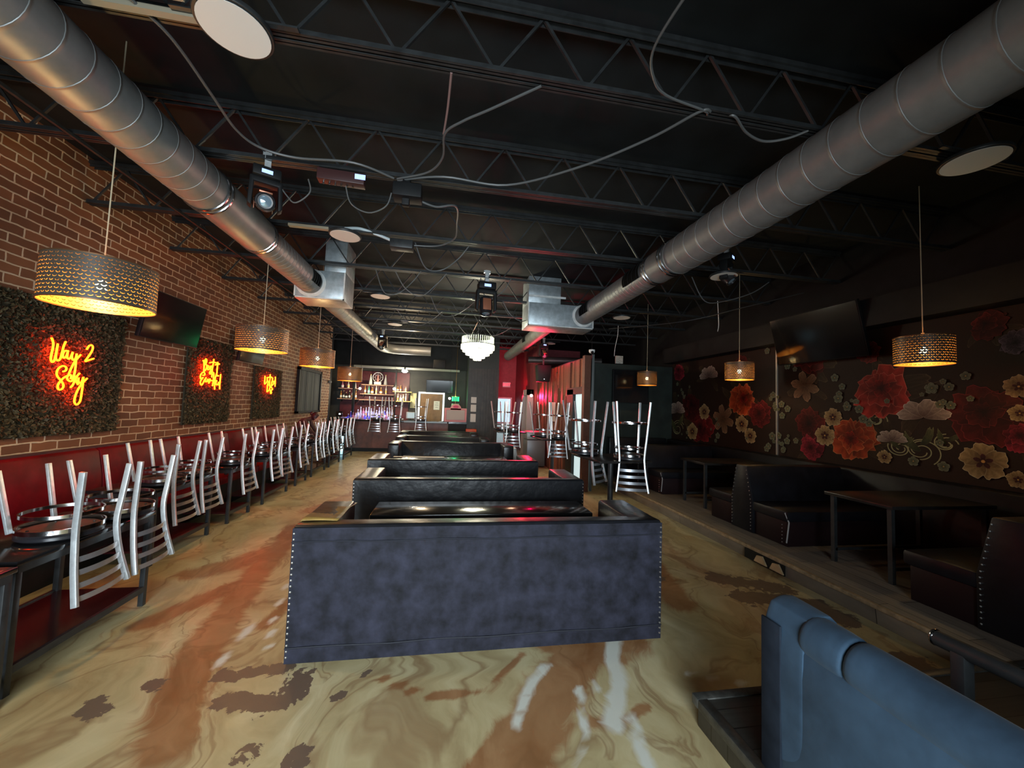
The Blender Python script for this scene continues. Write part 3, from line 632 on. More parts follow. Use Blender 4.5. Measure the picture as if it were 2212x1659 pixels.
for r, z in ((0.37, 0.36), (0.33, 0.30), (0.26, 0.23), (0.17, 0.15)): o.lathe([(r-0.012, z-0.008), (r+0.012, z-0.008), (r+0.012, z+0.008), (r-0.012, z+0.008), (r-0.012, z-0.008)], 36)
o.build('ring_frame', M_chrome, t)
o = MB(); o.tube([(0, 0, 0.4), (0, 0, DECK-2.72)], 0.008, 6)
for a in (0, 2.1, 4.2): o.tube([(0.36*math.cos(a), 0.36*math.sin(a), 0.53), (0, 0, 0.95)], 0.004, 5)
o.build('hanging_chain', M_chrome, t)

# ------------------------------------------------------------------ moving head stage lights
def moving_head(loc, rz, tilt, label, s=1.0):
    t = thing('moving_head_light', label, 'stage light', loc, (0, 0, rz), group='black moving head stage lights')
    t.scale = (s, s, s)
    o = MB(); o.b2((-0.03, -0.03, 0.10), (0.03, 0.03, 0.30)); o.b2((-0.05, -0.015, 0.26), (0.05, 0.015, 0.30)); o.build('clamp', M_alu, t)
    o = MB(); o.b2((-0.13, -0.10, 0.0), (0.13, 0.10, 0.11)); base = o.build('base', M_black, t, bevel=0.015)
    o = MB(); o.b2((-0.05, -0.104, 0.03), (0.05, -0.10, 0.07)); o.build('display', emis('blue_display', (0.35, 0.5, 1.0), 1.6), base)
    o = MB(); o.prism([(-0.15, 0.0), (0.15, 0.0), (0.16, -0.30), (0.12, -0.33), (0.11, -0.06), (-0.11, -0.06), (-0.12, -0.33), (-0.16, -0.30)], 'y', -0.06, 0.06); o.build('yoke', M_black, t, bevel=0.012)
    hd = thing_child('head', t, (0, 0, -0.24), (tilt, 0, 0))
    o = MB(); T = Matrix.Rotation(PI/2, 4, 'X')
    o.lathe([(0, -0.14), (0.07, -0.135), (0.095, -0.10), (0.10, 0.02), (0.085, 0.10), (0.09, 0.13), (0.075, 0.135), (0.07, 0.12), (0, 0.118)], 24, 0, T)
    o.build('head_shell', mat('glossy_black_shell', (0.02, 0.02, 0.022), 0.22), hd)
    o = MB(); o.lathe([(0, 0.131), (0.035, 0.128), (0.055, 0.122)], 24, 0, T); o.build('lens', mat('lens_glass', (0.35, 0.5, 0.62), 0.05, metal=0.6), hd)
    o = MB(); o.prism([(-0.02, -0.09), (0.07, -0.07), (0.09, 0.0), (0.0, 0.02)], 'x', -0.101, -0.095); o.b2((-0.06, -0.1, 0.085), (0.06, 0.08, 0.104)); o.build('trim_panel', mat('copper_panel', (0.42, 0.16, 0.09), 0.35, metal=0.4), hd, bevel=0.004)
    return t
def thing_child(name, parent, loc, rot):
    o = bpy.data.objects.new(name, None); o.empty_display_size = 0.05; COL.objects.link(o); o.parent = parent; o.location = loc; o.rotation_euler = rot; return o
moving_head((-1.66, 3.6, 3.66), 0.45, 0.35, 'black moving head light with bright lens, hung nearest the camera beside the duct', 0.82)
moving_head((0.56, 6.2, 3.64), 0.1, 1.35, 'black moving head light hanging nose down near the middle of the ceiling', 1.1)
moving_head((3.95, 4.9, 3.98), 0.6, 0.9, 'dark moving head light above the second disc lamp of the platform side', 0.9)
moving_head((2.62, 10.4, 3.45), 0.2, 0.8, 'small moving head light in red light over the plank wall end', 0.85)
moving_head((-1.9, 11.4, 3.56), -0.3, 0.8, 'small moving head light under the far duct elbow', 0.85)
t = thing('lighting_controller', 'dark lighting controller box with small blue display strapped to a joist', 'controller', (-1.02, 3.6, 3.78), (0, 0, 0.05))
o = MB(); o.b2((-0.22, -0.04, -0.06), (0.18, 0.06, 0.04)); o.build('housing', mat('brown_black_housing', (0.05, 0.02, 0.02), 0.4), t, bevel=0.006)
o = MB(); o.b2((0.10, -0.046, -0.02), (0.19, -0.04, 0.025)); o.build('display', emis('blue_display', (0.35, 0.5, 1.0), 1.6), t)
o = MB()
for k in range(6): o.cyl((-0.17+k*0.05, 0.0, -0.06), (-0.17+k*0.05, 0.0, -0.085), 0.009, 8)
o.build('connector', M_chrome, t)
o = MB(); o.b2((-0.1, -0.08, -0.08), (0.16, 0.08, 0.05)); o.b2((-0.02, -0.03, -0.14), (0.05, 0.03, 0.12)); ob = o.build('junction_box', M_black, bevel=0.01); ob.location = (-0.48, 3.6, 3.72); tag(ob, 'black junction box on the joist right of the lighting controller', 'box')
o = MB(); o.b2((-0.14, -0.08, -0.05), (0.14, 0.08, 0.06)); ob = o.build('junction_box', M_steelblk, bevel=0.01); ob.location = (-0.65, 4.9, 3.72); tag(ob, 'dark junction box where cables loop, second joist ahead', 'box')

# ------------------------------------------------------------------ cables
def cable(pts, r, label, m=None, n=7):
    o = MB(); o.tube(smoothpts(pts, n), r, 7); return tag(o.build('cable', m or M_cable), label, 'cable', 'loose ceiling cables')
cable([(-1.75, 2.2, 3.82), (-1.69, 2.37, 3.82), (-1.68, 2.54, 3.82), (-1.70, 2.87, 3.82), (-1.715, 3.19, 3.82), (-1.63, 3.38, 3.82), (-1.375, 3.46, 3.82), (-0.9, 3.42, 3.82), (-0.58, 3.58, 3.82)], 0.010, 'grey cable sweeping down from the top left to the near stage light')
cable([(-0.55, 3.607, 3.82), (-0.12, 3.45, 3.82), (0.46, 3.447, 3.82), (1.02, 3.046, 3.82), (1.42, 2.60, 3.82), (1.62, 2.28, 3.82), (1.7, 2.27, 3.83)], 0.010, 'long grey cable swagging diagonally across to the right joist')
cable([(-0.55, 3.58, 3.82), (-0.26, 3.41, 3.82), (-0.13, 3.17, 3.82), (-0.11, 2.88, 3.82), (0.02, 2.72, 3.82), (0.21, 2.56, 3.82), (0.51, 2.31, 3.83)], 0.009, 'grey cable curving up from the junction box and forking right')
cable([(-0.12, 2.9, 3.83), (-0.09, 2.64, 3.83), (-0.067, 2.33, 3.83)], 0.008, 'thin pinkish cable rising straight from the fork', mat('pinkish_cable', (0.28, 0.18, 0.17), 0.5))
cable([(1.09, 1.5, 3.82), (1.07, 1.9, 3.82), (1.18, 2.1, 3.82), (1.33, 2.2, 3.82), (1.64, 2.26, 3.82), (1.7, 2.30, 3.83)], 0.008, 'thin dark cable hanging from the top edge to the right joist')
cable([(1.85, 2.28, 3.84), (1.9, 2.27, 3.82), (2.07, 2.37, 3.81), (2.26, 2.42, 3.81), (2.40, 2.36, 3.81), (2.5, 2.28, 3.83)], 0.009, 'grey cable loop dropping beside the right duct')
cable([(-1.3, 4.75, 3.80), (-1.15, 4.85, 3.86), (-0.95, 4.9, 3.83), (-0.8, 4.95, 3.80)], 0.018, 'thick pale cable arched over the second disc lamp', mat('pale_blue_cable', (0.5, 0.58, 0.6), 0.45))
cable([(-0.4, 3.62, 3.68), (-0.2, 3.7, 3.66), (0.0, 3.8, 3.74), (0.02, 4.3, 3.8), (0.0, 4.7, 3.8), (-0.2, 4.88, 3.76), (-0.5, 4.9, 3.74)], 0.010, 'cable dropping from the near junction box to the next joist')
cable([(-1.0, 3.6, 3.70), (-0.95, 3.62, 3.55), (-0.8, 3.65, 3.50), (-0.65, 3.65, 3.58), (-0.6, 3.62, 3.7)], 0.006, 'thin cable loop sagging under the lighting controller', M_cable)
cable([(-1.6, 3.6, 3.7), (-1.5, 3.62, 3.56), (-1.42, 3.62, 3.5), (-1.3, 3.6, 3.6), (-1.32, 3.6, 3.72)], 0.006, 'thin cable loop beside the near stage light', M_cable)
random.seed(21)
lbl = ['over the sofas', 'left of the chandelier', 'right of the chandelier', 'near the left plenum box', 'behind the second joist', 'above the bar side', 'by the middle stage light', 'over the high tables', 'along the far joist']
for k, (x, y, L) in enumerate([(-0.9, 6.2, .8), (-0.4, 7.5, .9), (1.0, 7.4, .9), (-1.2, 6.2, .7), (-0.5, 5.0, .7), (-1.2, 8.8, 1.0), (0.45, 6.15, .5), (3.6, 5.2, 1.3), (0.2, 10.0, 1.4)]):
    pts = [(x, y, 3.82), (x+L*.2, y+.05, 3.60-random.random()*.15), (x+L*.5, y+.1, 3.55-random.random()*.1), (x+L*.8, y, 3.66), (x+L, y-.05, 3.84)]
    cable(pts, 0.008, 'black and grey cable loop hanging from the joists %s' % lbl[k])
cable([(3.2, 7.3, 3.4), (3.9, 5.9, 3.3), (4.7, 5.5, 3.5), (5.6, 5.2, 3.75)], 0.008, 'thin swagged cable crossing above the flower mural', M_cableb)
cable([(4.85, 6.24, 3.84), (5.0, 6.4, 3.45), (4.98, 6.4, 3.3)], 0.006, 'short dangling white wire above the mural corner', M_white)
cable([(4.1, 8.8, 3.84), (4.11, 8.85, 3.6), (4.12, 9.0, 3.32), (4.1, 9.0, 3.1)], 0.006, 'short white wire dangling over the dark wall television', M_white)

# dome camera at the plank wall corner, hex box and other small ceiling things
t = thing('dome_camera', 'white dome security camera with black lens at the plank wall corner', 'camera', (3.02, 7.75, 2.96))
o = MB(); o.lathe([(0, 0.06), (0.065, 0.06), (0.065, 0.02), (0.05, -0.01), (0, -0.03)], 20); o.build('housing', M_white, t)
o = MB(); o.sphere((-0.01, -0.045, 0.0), 0.034); o.build('lens', M_screen, t)
t = thing('dome_camera', 'small round camera on the black wall left of the bar shelves', 'camera', (-4.0, 14.0, 2.35))
o = MB(); o.sphere((0, 0, 0), 0.06); o.build('housing', mat('grey_camera', (0.2, 0.2, 0.2), 0.4), t)
o = MB(); o.b2((-0.1, -0.02, -0.1), (0.1, 0.02, 0.1)); ob = o.build('vent_box', mat('speckled_box', (0.4, 0.38, 0.34), 0.6, noise=0.5, scale=40)); ob.location = (4.35, 9.25, 3.05); tag(ob, 'pale speckled square box high on the dark wall above the far pendant', 'box')

# ------------------------------------------------------------------ neon signs on boxwood boards
W1 = [[(4.518, 2.263), (4.54, 2.218), (4.543, 2.168), (4.536, 2.11), (4.533, 2.054), (4.545, 2.024), (4.563, 2.028), (4.575, 2.07), (4.582, 2.139), (4.587, 2.211), (4.582, 2.139), (4.58, 2.076), (4.591, 2.049), (4.612, 2.043), (4.629, 2.071), (4.64, 2.136), (4.65, 2.201), (4.666, 2.249)], [(4.703, 2.15), (4.679, 2.155), (4.657, 2.138), (4.65, 2.102), (4.66, 2.077), (4.683, 2.089), (4.696, 2.131), (4.699, 2.161), (4.697, 2.12), (4.698, 2.085), (4.717, 2.072), (4.736, 2.095), (4.752, 2.148), (4.747, 2.108), (4.757, 2.071), (4.779, 2.07), (4.794, 2.102), (4.797, 2.139), (4.796, 2.084), (4.798, 1.976), (4.791, 1.898), (4.778, 1.849), (4.754, 1.839), (4.725, 1.858), (4.722, 1.887), (4.747, 1.907), (4.763, 1.896), (4.758, 1.863)], [(4.844, 2.134), (4.808, 2.086), (4.776, 2.034), (4.747, 1.96), (4.73, 1.9)], [(4.906, 2.199), (4.928, 2.24), (4.956, 2.255), (4.975, 2.237), (4.97, 2.192), (4.939, 2.132), (4.903, 2.069), (4.945, 2.086), (5.0, 2.109)], [(4.67, 1.935), (4.695, 1.947), (4.701, 1.973), (4.681, 1.992), (4.649, 1.989), (4.618, 1.96), (4.606, 1.919), (4.618, 1.88), (4.653, 1.845), (4.686, 1.803), (4.687, 1.769), (4.663, 1.747), (4.637, 1.755), (4.632, 1.795), (4.654, 1.836), (4.685, 1.873), (4.721, 1.896)], [(4.853, 1.933), (4.828, 1.901), (4.808, 1.857), (4.789, 1.802), (4.767, 1.775)], [(4.789, 1.916), (4.814, 1.858), (4.847, 1.808)], [(4.846, 1.884), (4.846, 1.848), (4.868, 1.825), (4.888, 1.844), (4.899, 1.894), (4.901, 1.814), (4.898, 1.722), (4.889, 1.631), (4.855, 1.592), (4.827, 1.619), (4.829, 1.684), (4.855, 1.763), (4.894, 1.826), (4.946, 1.884)]]
W2 = [[(6.93, 2.308), (6.961, 2.266), (6.971, 2.194), (6.973, 2.121), (6.971, 2.194), (6.971, 2.276), (6.996, 2.336), (7.024, 2.319), (7.015, 2.272), (6.982, 2.245), (7.034, 2.241), (7.04, 2.2), (7.009, 2.151), (6.979, 2.13)], [(7.042, 2.182), (7.077, 2.204), (7.088, 2.228), (7.066, 2.231), (7.054, 2.202), (7.074, 2.166), (7.11, 2.179), (7.142, 2.229), (7.165, 2.231), (7.142, 2.196), (7.167, 2.156), (7.166, 2.108), (7.136, 2.101), (7.132, 2.134), (7.18, 2.176)], [(7.217, 2.36), (7.211, 2.292), (7.198, 2.215), (7.2, 2.139), (7.242, 2.124), (7.251, 2.058), (7.251, 2.0), (7.243, 1.938), (7.241, 1.9)], [(7.104, 2.283), (7.217, 2.307), (7.389, 2.292)], [(7.331, 2.324), (7.335, 2.267), (7.33, 2.208), (7.334, 2.15), (7.324, 2.111), (7.299, 2.051), (7.296, 1.989), (7.298, 1.917), (7.308, 1.846)], [(7.27, 2.267), (7.389, 2.292)], [(6.955, 2.065), (7.005, 2.073), (7.001, 2.1), (6.963, 2.115), (6.916, 2.089), (6.896, 2.051), (6.909, 2.007), (6.967, 2.029), (6.923, 1.985), (6.907, 1.939), (6.94, 1.905), (6.979, 1.938), (7.003, 1.981), (7.035, 2.015), (7.047, 2.034), (7.029, 2.001), (7.042, 1.965), (7.078, 1.972), (7.095, 2.01), (7.116, 1.969), (7.14, 2.013), (7.164, 2.005), (7.127, 1.942)], [(7.19, 1.99), (7.283, 1.998), (7.347, 2.001)], [(7.35, 2.098), (7.328, 2.082), (7.392, 2.087)], [(7.347, 1.997), (7.327, 1.967), (7.349, 1.929), (7.395, 1.946), (7.407, 1.981), (7.405, 1.937), (7.44, 1.924)], [(7.45, 2.121), (7.448, 2.047), (7.445, 1.973), (7.446, 1.909), (7.453, 1.856)], [(7.198, 2.045), (7.197, 2.078), (7.212, 2.112)]]
W3 = [[(9.093, 2.209), (9.099, 2.129), (9.099, 2.035), (9.16, 2.059), (9.211, 2.102), (9.197, 2.19)], [(9.209, 2.116), (9.272, 2.092), (9.263, 2.057), (9.241, 2.008), (9.242, 1.866)], [(9.334, 2.261), (9.342, 2.165), (9.335, 2.068), (9.366, 1.973), (9.357, 1.931)], [(9.243, 2.179), (9.343, 2.206), (9.437, 2.192)], [(9.468, 2.194), (9.463, 2.131), (9.441, 2.074), (9.436, 2.011), (9.494, 2.034), (9.55, 2.079), (9.527, 2.121)], [(9.605, 2.225), (9.611, 2.14), (9.617, 2.055), (9.619, 1.998)], [(9.424, 2.087), (9.622, 2.126)], [(9.242, 1.866), (9.332, 1.903), (9.368, 1.959)], [(9.426, 1.975), (9.503, 1.93), (9.438, 1.906), (9.462, 1.851), (9.418, 1.836), (9.405, 1.919)], [(9.283, 2.024), (9.361, 2.0), (9.442, 1.976)]]
M_neon = emis('neon_tube', (1.0, 0.034, 0.001), 42)
def neon(strokes, name_label, r):
    ys = [p[0] for s_ in strokes for p in s_]; zs = [p[1] for s_ in strokes for p in s_]; cy, cz = sum(ys)/len(ys), sum(zs)/len(zs)
    t = thing('neon_sign', name_label, 'neon sign', (-3.93, cy, cz), group=None)
    for s_ in strokes:
        o = MB(); o.tube(smoothpts([(0, a-cy, b-cz) for a, b in s_], 5), r, 7); o.build('neon_stroke', M_neon, t)
    o = MB()
    for a, b in ((min(ys), cz), (max(ys), cz)): o.cyl((0, a-cy, b-cz), (-0.09, a-cy, b-cz), 0.006, 6)
    o.build('standoff', M_glass, t)
neon(W1, 'red neon script reading Way 2 Sexy on the nearest hedge board', 0.0085)
neon(W2, 'red neon script reading Best I Ever Had on the middle hedge board', 0.010)
neon(W3, 'small red neon script on the farthest hedge board', 0.012)
def hedge(y0, y1, z0, z1, label, n):
    t = thing('hedge_board', label, 'hedge panel', (LW+0.012, (y0+y1)/2, z0), group='artificial boxwood boards behind the neon signs')
    cy = (y0+y1)/2; o = MB(); o.b2((0, y0-cy, 0), (0.02, y1-cy, z1-z0)); o.build('backing', mat('dark_green_backing', (0.03, 0.03, 0.015), 0.8), t)
    o = MB(); cols = []; rnd = random.Random(int(y0*10))
    for i in range(n):
        y = rnd.uniform(y0, y1)-cy; z = rnd.uniform(0, z1-z0); s_ = rnd.uniform(0.014, 0.026); x = 0.02+rnd.uniform(0, 0.028)
        R = Euler((rnd.uniform(0, 6.3), rnd.uniform(-0.9, 0.9), rnd.uniform(-0.9, 0.9))).to_matrix()
        vs = [Vector((x, y, z))+R @ Vector(p) for p in ((0, -s_, 0), (0.004, 0, s_*0.55), (0, s_, 0), (0.004, 0, -s_*0.55))]
        o.add(vs, [(0, 1, 2, 3)]); k = rnd.uniform(0.5, 1.5); cols += [(0.115*k, 0.088*k, 0.042*k)]*4
    o.build('leaves', M_leaf, t, cols=cols, smooth=False)
hedge(4.02, 5.50, 1.27, 2.66, 'dark boxwood hedge board nearest the camera behind the neon script', 7000)
hedge(6.70, 7.94, 1.27, 2.68, 'dark boxwood hedge board in the middle of the brick wall', 5500)
hedge(8.82, 10.15, 1.28, 2.40, 'dark boxwood hedge board farthest along the brick wall', 4200)

# ------------------------------------------------------------------ televisions
def tv(loc, rz, tilt, w_, h_, label):
    t = thing('television', label, 'television', loc, (0, 0, rz))
    T = Matrix.Rotation(tilt, 4, 'X')
    o = MB(); o.box((0, 0, 0), (w_, 0.05, h_), T=T); o.build('housing', M_black, t, bevel=0.006)
    o = MB(); o.box((0, -0.028, 0.0), (w_-0.03, 0.004, h_-0.03), T=T); o.build('screen', M_screen, t)
    o = MB(); o.bar((0, 0.02, 0), (0, 0.17, 0.02), 0.12, 0.2); o.build('wall_bracket', M_steelblk, t)
tv((-3.86, 6.10, 2.78), -PI/2+PI, 0.16, 1.15, 0.64, 'black television on the brick wall between the first two neon boards')
tv((-3.87, 8.38, 2.72), -PI/2+PI, 0.16, 0.95, 0.60, 'black television behind the second pendant on the brick wall')
tv((4.62, 9.12, 2.36), 0, 0.0, 0.98, 0.85, 'black television on the dark wall beyond the platform')
tv((5.62, 5.05, 3.02), -PI/2, 0.25, 1.45, 0.80, 'black tilted television high above the flower mural')
tv((-0.32, 16.10, 2.45), 0, 0.1, 1.1, 0.52, 'black television over the bar door')
# covered window in the brick wall
wn = thing('window_3', 'x', 'x', (LW, 12.15, 1.34)); del wn['label']; del wn['category']; struct(wn)
o = MB(); o.b2((0, -0.95, 0), (0.07, -0.86, 1.28)); o.b2((0, 0.86, 0), (0.07, 0.95, 1.28)); o.b2((0, -0.95, 1.20), (0.07, 0.95, 1.28)); o.b2((0, -0.95, 0), (0.07, 0.95, 0.05)); o.build('window_frame', M_black, wn)
o = MB(); vs = []
for i in range(61):
    y = -0.86+1.72*i/60; x = 0.03+0.008*math.sin(i*1.3)+0.005*math.sin(i*2.9)
    vs += [(x, y, 0.05), (x, y, 1.20)]
o.add(vs, [(2*i, 2*i+2, 2*i+3, 2*i+1) for i in range(60)]); o.build('curtain', mat('grey_curtain', (0.075, 0.085, 0.09), 0.7), wn)
#@@FURN
# ------------------------------------------------------------------ red wall bench
t = thing('wall_bench', 'long dark red upholstered bench running under the brick wall signs', 'bench', (LW, 0, 0))
o = MB()
for i in range(9):
    y0 = -1.4+i*1.32; o.prism([(0.01, 0.47), (0.20, 0.47), (0.17, 0.8), (0.12, 1.06), (0.09, 1.09), (0.01, 1.09)], 'y', y0+0.006, y0+1.314)
o.build('backrest', M_red, t, bevel=0.02)
o = MB()
for i in range(8):
    y0 = -1.4+i*1.32; o.b2((0.12, y0+0.005, 0.36), (0.68, y0+1.315, 0.48))
o.build('seat', M_red, t, bevel=0.03)
o = MB(); o.b2((0.05, -1.4, 0), (0.62, 9.1, 0.37)); o.build('plinth', M_black, t)
o = MB(); o.b2((0.0, -1.4, 1.085), (0.07, 10.45, 1.11)); o.build('top_cap', mat('dark_cap_rail', (0.06, 0.02, 0.02), 0.4), t)

# ------------------------------------------------------------------ black framed tables with a low shelf
def make_table(w_, d_, h_=0.76, shelf=True):
    t = thing('dining_table', 'x', 'table', (0, 0, 0), group='black tables along the red bench')
    o = MB(); o.b2((-d_/2, -w_/2, h_-0.03), (d_/2, w_/2, h_)); o.build('tabletop', M_table, t, bevel=0.004)
    o = MB()
    for a in (-1, 1): o.b2((a*(d_/2-0.02)-0.012, -w_/2+0.02, h_-0.075), (a*(d_/2-0.02)+0.012, w_/2-0.02, h_-0.03)); o.b2((-d_/2+0.02, a*(w_/2-0.02)-0.012, h_-0.075), (d_/2-0.02, a*(w_/2-0.02)+0.012, h_-0.03))
    o.build('apron', M_steelblk, t)
    for a in (-1, 1):
        for b in (-1, 1):
            o = MB(); o.b2((a*(d_/2-0.03)-0.019, b*(w_/2-0.03)-0.019, 0), (a*(d_/2-0.03)+0.019, b*(w_/2-0.03)+0.019, h_-0.03)); o.build('leg', M_steelblk, t, bevel=0.003)
    if shelf:
        o = MB(); o.b2((-d_/2+0.02, -w_/2+0.03, 0.13), (d_/2-0.02, w_/2-0.03, 0.15)); o.build('low_shelf', mat('red_reflection_gloss', (0.04, 0.006, 0.008), 0.2, coat=0.5), t)  # black shelf, red reflection put into its base colour
        for a in (-1, 1):
            o = MB(); o.b2((a*(d_/2-0.035), -w_/2+0.03, 0.115), (a*(d_/2-0.012), w_/2-0.03, 0.16)); o.build('shelf_rail', M_steelblk, t)
    return t
TB = [(-2.63, 1.85, 1.5, 0.66), (-2.70, 3.20, 1.06, 0.66), (-3.17, 4.98, 1.0, 0.62), (-3.17, 6.18, 0.62, 0.62), (-3.17, 7.38, 1.0, 0.62), (-3.19, 8.62, .62, .62), (-3.2, 9.75, 1.0, .62), (-3.2, 11.05, 1.0, .62), (-3.2, 12.45, 1.0, .62)]
TL = ['black table cut by the lower left corner, red light on its edge', 'black table carrying the two nearest upturned chairs', 'black table second from the camera with upturned chairs', 'small black table with one upturned chair, third from the camera',
      'black table with two upturned chairs, fourth from the camera', 'small black table, fifth from the camera along the bench', 'black table sixth from the camera, beside the bending person', 'black table seventh from the camera along the bench', 'black table farthest along the bench, before the bar']
for (x, y, w_, d_), l in zip(TB, TL):
    t = make_table(w_, d_); t.location = (x, y, 0); t['label'] = l

# ------------------------------------------------------------------ round seat ladder back chairs (built upright, turned over on the tables)
def make_chair(sh, L, bar_=False):
    # sh: seat height, L: total height; back towards +y
    t = thing('ladder_back_stool' if bar_ else 'ladder_back_chair', 'x', 'chair', (0, 0, 0))
    o = MB(); o.lathe([(0, sh-0.045), (0.195, sh-0.045), (0.208, sh-0.03), (0.208, sh-0.012), (0.19, sh), (0.12, sh+0.006), (0, sh+0.008)], 36); o.build('seat_cushion', M_seat, t)
    o = MB(); o.lathe([(0, sh-0.052), (0.18, sh-0.052), (0.18, sh-0.046), (0, sh-0.046)], 36)
    for a in (0.8, 2.3, 3.9, 5.4): o.sphere((0.15*math.cos(a), 0.15*math.sin(a), sh-0.054), 0.008, seg=6, rings=4)
    o.build('seat_board', M_board, t)
    def ring(name, z, r, h=0.028):
        o = MB(); o.lathe([(r-0.004, z-h/2), (r+0.004, z-h/2), (r+0.004, z+h/2), (r-0.004, z+h/2), (r-0.004, z-h/2)], 40); o.build(name, M_chrome, t)
    ring('seat_ring', sh-0.062, 0.205); ring('brace_ring', sh-0.155, 0.195, 0.022)
    if bar_: ring('foot_ring', sh-0.50, 0.235, 0.024)
    sp = 0.03 if bar_ else 0.0
    for a in (-1, 1):
        o = MB(); o.sweep([(a*0.145, -0.165, sh-0.05), (a*(0.160+sp), -(0.25+sp), 0)], [(-0.016, -0.009), (0.016, -0.009), (0.016, 0.009), (-0.016, 0.009)]); o.build('front_leg', M_alu, t, bevel=0.003)
    bh = L-sh
    for a in (-1, 1):
        pts = smoothpts([(a*(0.188+sp), 0.235+sp, 0), (a*(0.172+sp*0.5), 0.215+sp*0.4, sh*0.55), (a*0.162, 0.205, sh-0.07), (a*0.163, 0.210, sh+0.04), (a*0.178, 0.232, sh+bh*0.5), (a*0.205, 0.275, L)], 5)
        o = MB(); o.sweep(pts, [(-0.017, -0.011), (0.017, -0.011), (0.017, 0.011), (-0.017, 0.011)], ref=(1, 0, 0)); 
        o.build('back_post', M_alu, t, bevel=0.002)
    for k in range(4):
        z = sh+bh*(0.30+0.20*k); yy = 0.205+0.065*((z-sh)/bh)**1.2; n = 10; vs = []
        for i in range(n+1):
            u = -1+2*i/n; x = (0.160+0.042*((z-sh)/bh))*u; y = yy+0.035*(1-u*u)
            for dy in (-0.002, 0.002):
                for dz in (-0.018, 0.018): vs.append((x, y+dy, z+dz))
        o = MB(); fs = []
        for i in range(n):
            a = 4*i; b = a+4; fs += [(a, a+1, b+1, b), (a+3, a+2, b+2, b+3), (a+1, a+3, b+3, b+1), (a+2, a, b, b+2)]
        o.add(vs, fs); o.build('back_slat', M_slat, t)
    return t
chair0 = make_chair(0.45, 0.85); stool0 = make_chair(0.79, 1.19, True)
used = {'c': 0, 's': 0}
def put(kind, x, y, ztop, rz, label, group, lean=0.0):
    src = chair0 if kind == 'c' else stool0; sh = 0.458 if kind == 'c' else 0.798
    loc = (x, y, ztop+sh); rot = (PI, lean, rz)
    if not used[kind]:
        used[kind] = 1; src.location = loc; src.rotation_euler = rot; src['label'] = label; src['group'] = group; return src
    return copy_tree(src, loc, rot, label, group)
# upside down with the backs hanging over the aisle (+x): local +y -> after flip -y ; rz turns -y to +x
G = 'upturned metal chairs along the red bench'
CH = [(-2.545, 3.13, 'nearest upturned silver chair, its back hanging over the aisle', 1.0), (-2.545, 3.60, 'second upturned silver chair from the camera on the nearest carrying table', 1.0),
      (-3.02, 4.80, 'third upturned silver chair from the camera, nearer of the pair on its table', 1), (-3.03, 5.28, 'fourth upturned silver chair, farther of the pair on its table', 1), (-3.03, 6.20, 'fifth upturned silver chair, alone on its small table', 1),
      (-3.05, 7.14, 'sixth upturned silver chair, nearer of its pair', 1), (-3.05, 7.58, 'seventh upturned silver chair, farther of its pair', 1), (-3.08, 8.5, 'eighth upturned silver chair, alone on its small table', 1),
      (-3.08, 9.45, 'ninth upturned chair, before the bending person', 1), (-3.08, 9.98, 'tenth upturned chair, beside the bending person', 1), (-3.1, 10.82, 'eleventh upturned chair along the bench', 1), (-3.1, 11.30, 'twelfth upturned chair along the bench', 1),
      (-3.1, 12.2, 'thirteenth upturned chair along the bench', 1), (-3.1, 12.68, 'farthest upturned chair along the bench before the bar', 1)]
random.seed(5)
for i, (x, y, l, _) in enumerate(CH): put('c', x, y, 0.76, PI/2+random.uniform(-0.04, 0.04), l, G)
# chairs on the wall side of the same tables, backs to the bench
CW = [(-2.80, 2.28, 'dark upturned chair at the left edge on the corner table'), (-3.28, 4.55, 'upturned chair on the wall side of the second table'), (-3.36, 6.95, 'upturned chair on the wall side of the fourth table'), (-3.38, 9.2, 'upturned chair on the wall side, behind the ninth chair')]


# ------------------------------------------------------------------ high round-post tables with upturned bar stools
def high_table(x, y, h_, rz, w_, label):
    t = thing('high_table', label, 'table', (x, y, 0), (0, 0, rz), 'high tables carrying stools')
    o = MB(); o.b2((-w_/2, -w_/2, h_-0.03), (w_/2, w_/2, h_)); o.build('tabletop', M_tabled, t, bevel=0.004)
    o = MB(); o.cyl((0, 0, 0.02), (0, 0, h_-0.03), 0.038, 20); o.build('post', M_steelblk, t)
    o = MB(); o.lathe([(0, 0), (0.27, 0), (0.27, 0.012), (0.06, 0.03), (0.04, 0.05), (0, 0.05)], 28); o.build('base', M_steelblk, t)
    o = MB(); o.bar((-0.3, 0, h_-0.035), (0.3, 0, h_-0.035), 0.05, 0.012); o.bar((0, -0.3, h_-0.036), (0, 0.3, h_-0.036), 0.05, 0.012); o.build('top_bracket', M_steelblk, t)
    return t
high_table(2.36, 5.22, 1.07, 0.12, 0.80, 'high square table on a black post beside the platform edge')
high_table(2.38, 8.35, 1.07, 0.1, 0.75, 'high square table on a black post before the plank wall')
high_table(1.72, 10.3, 1.07, 0.05, 0.75, 'high square table farthest, in front of the bright hallway door')
GS = 'upturned bar stools on the high tables'
put('s', 2.52, 4.98, 1.07, PI-0.30+PI, 'silver bar stool upturned on the nearest high table, facing the camera', GS)
put('s', 2.06, 5.50, 1.07, 0.75, 'orange lit bar stool upturned on the far side of the nearest high table', GS)
put('s', 2.45, 8.15, 1.07, PI-0.3+PI, 'silver bar stool upturned on the high table before the plank wall, camera side', GS)
put('s', 2.22, 8.6, 1.07, 0.8, 'bar stool upturned on the high table before the plank wall, far side', GS)
put('s', 1.78, 10.1, 1.07, PI-0.2+PI, 'bar stool upturned in front of the bright hallway door, camera side', GS)
put('s', 1.55, 10.55, 1.07, 0.7, 'bar stool upturned in front of the bright hallway door, far side', GS)
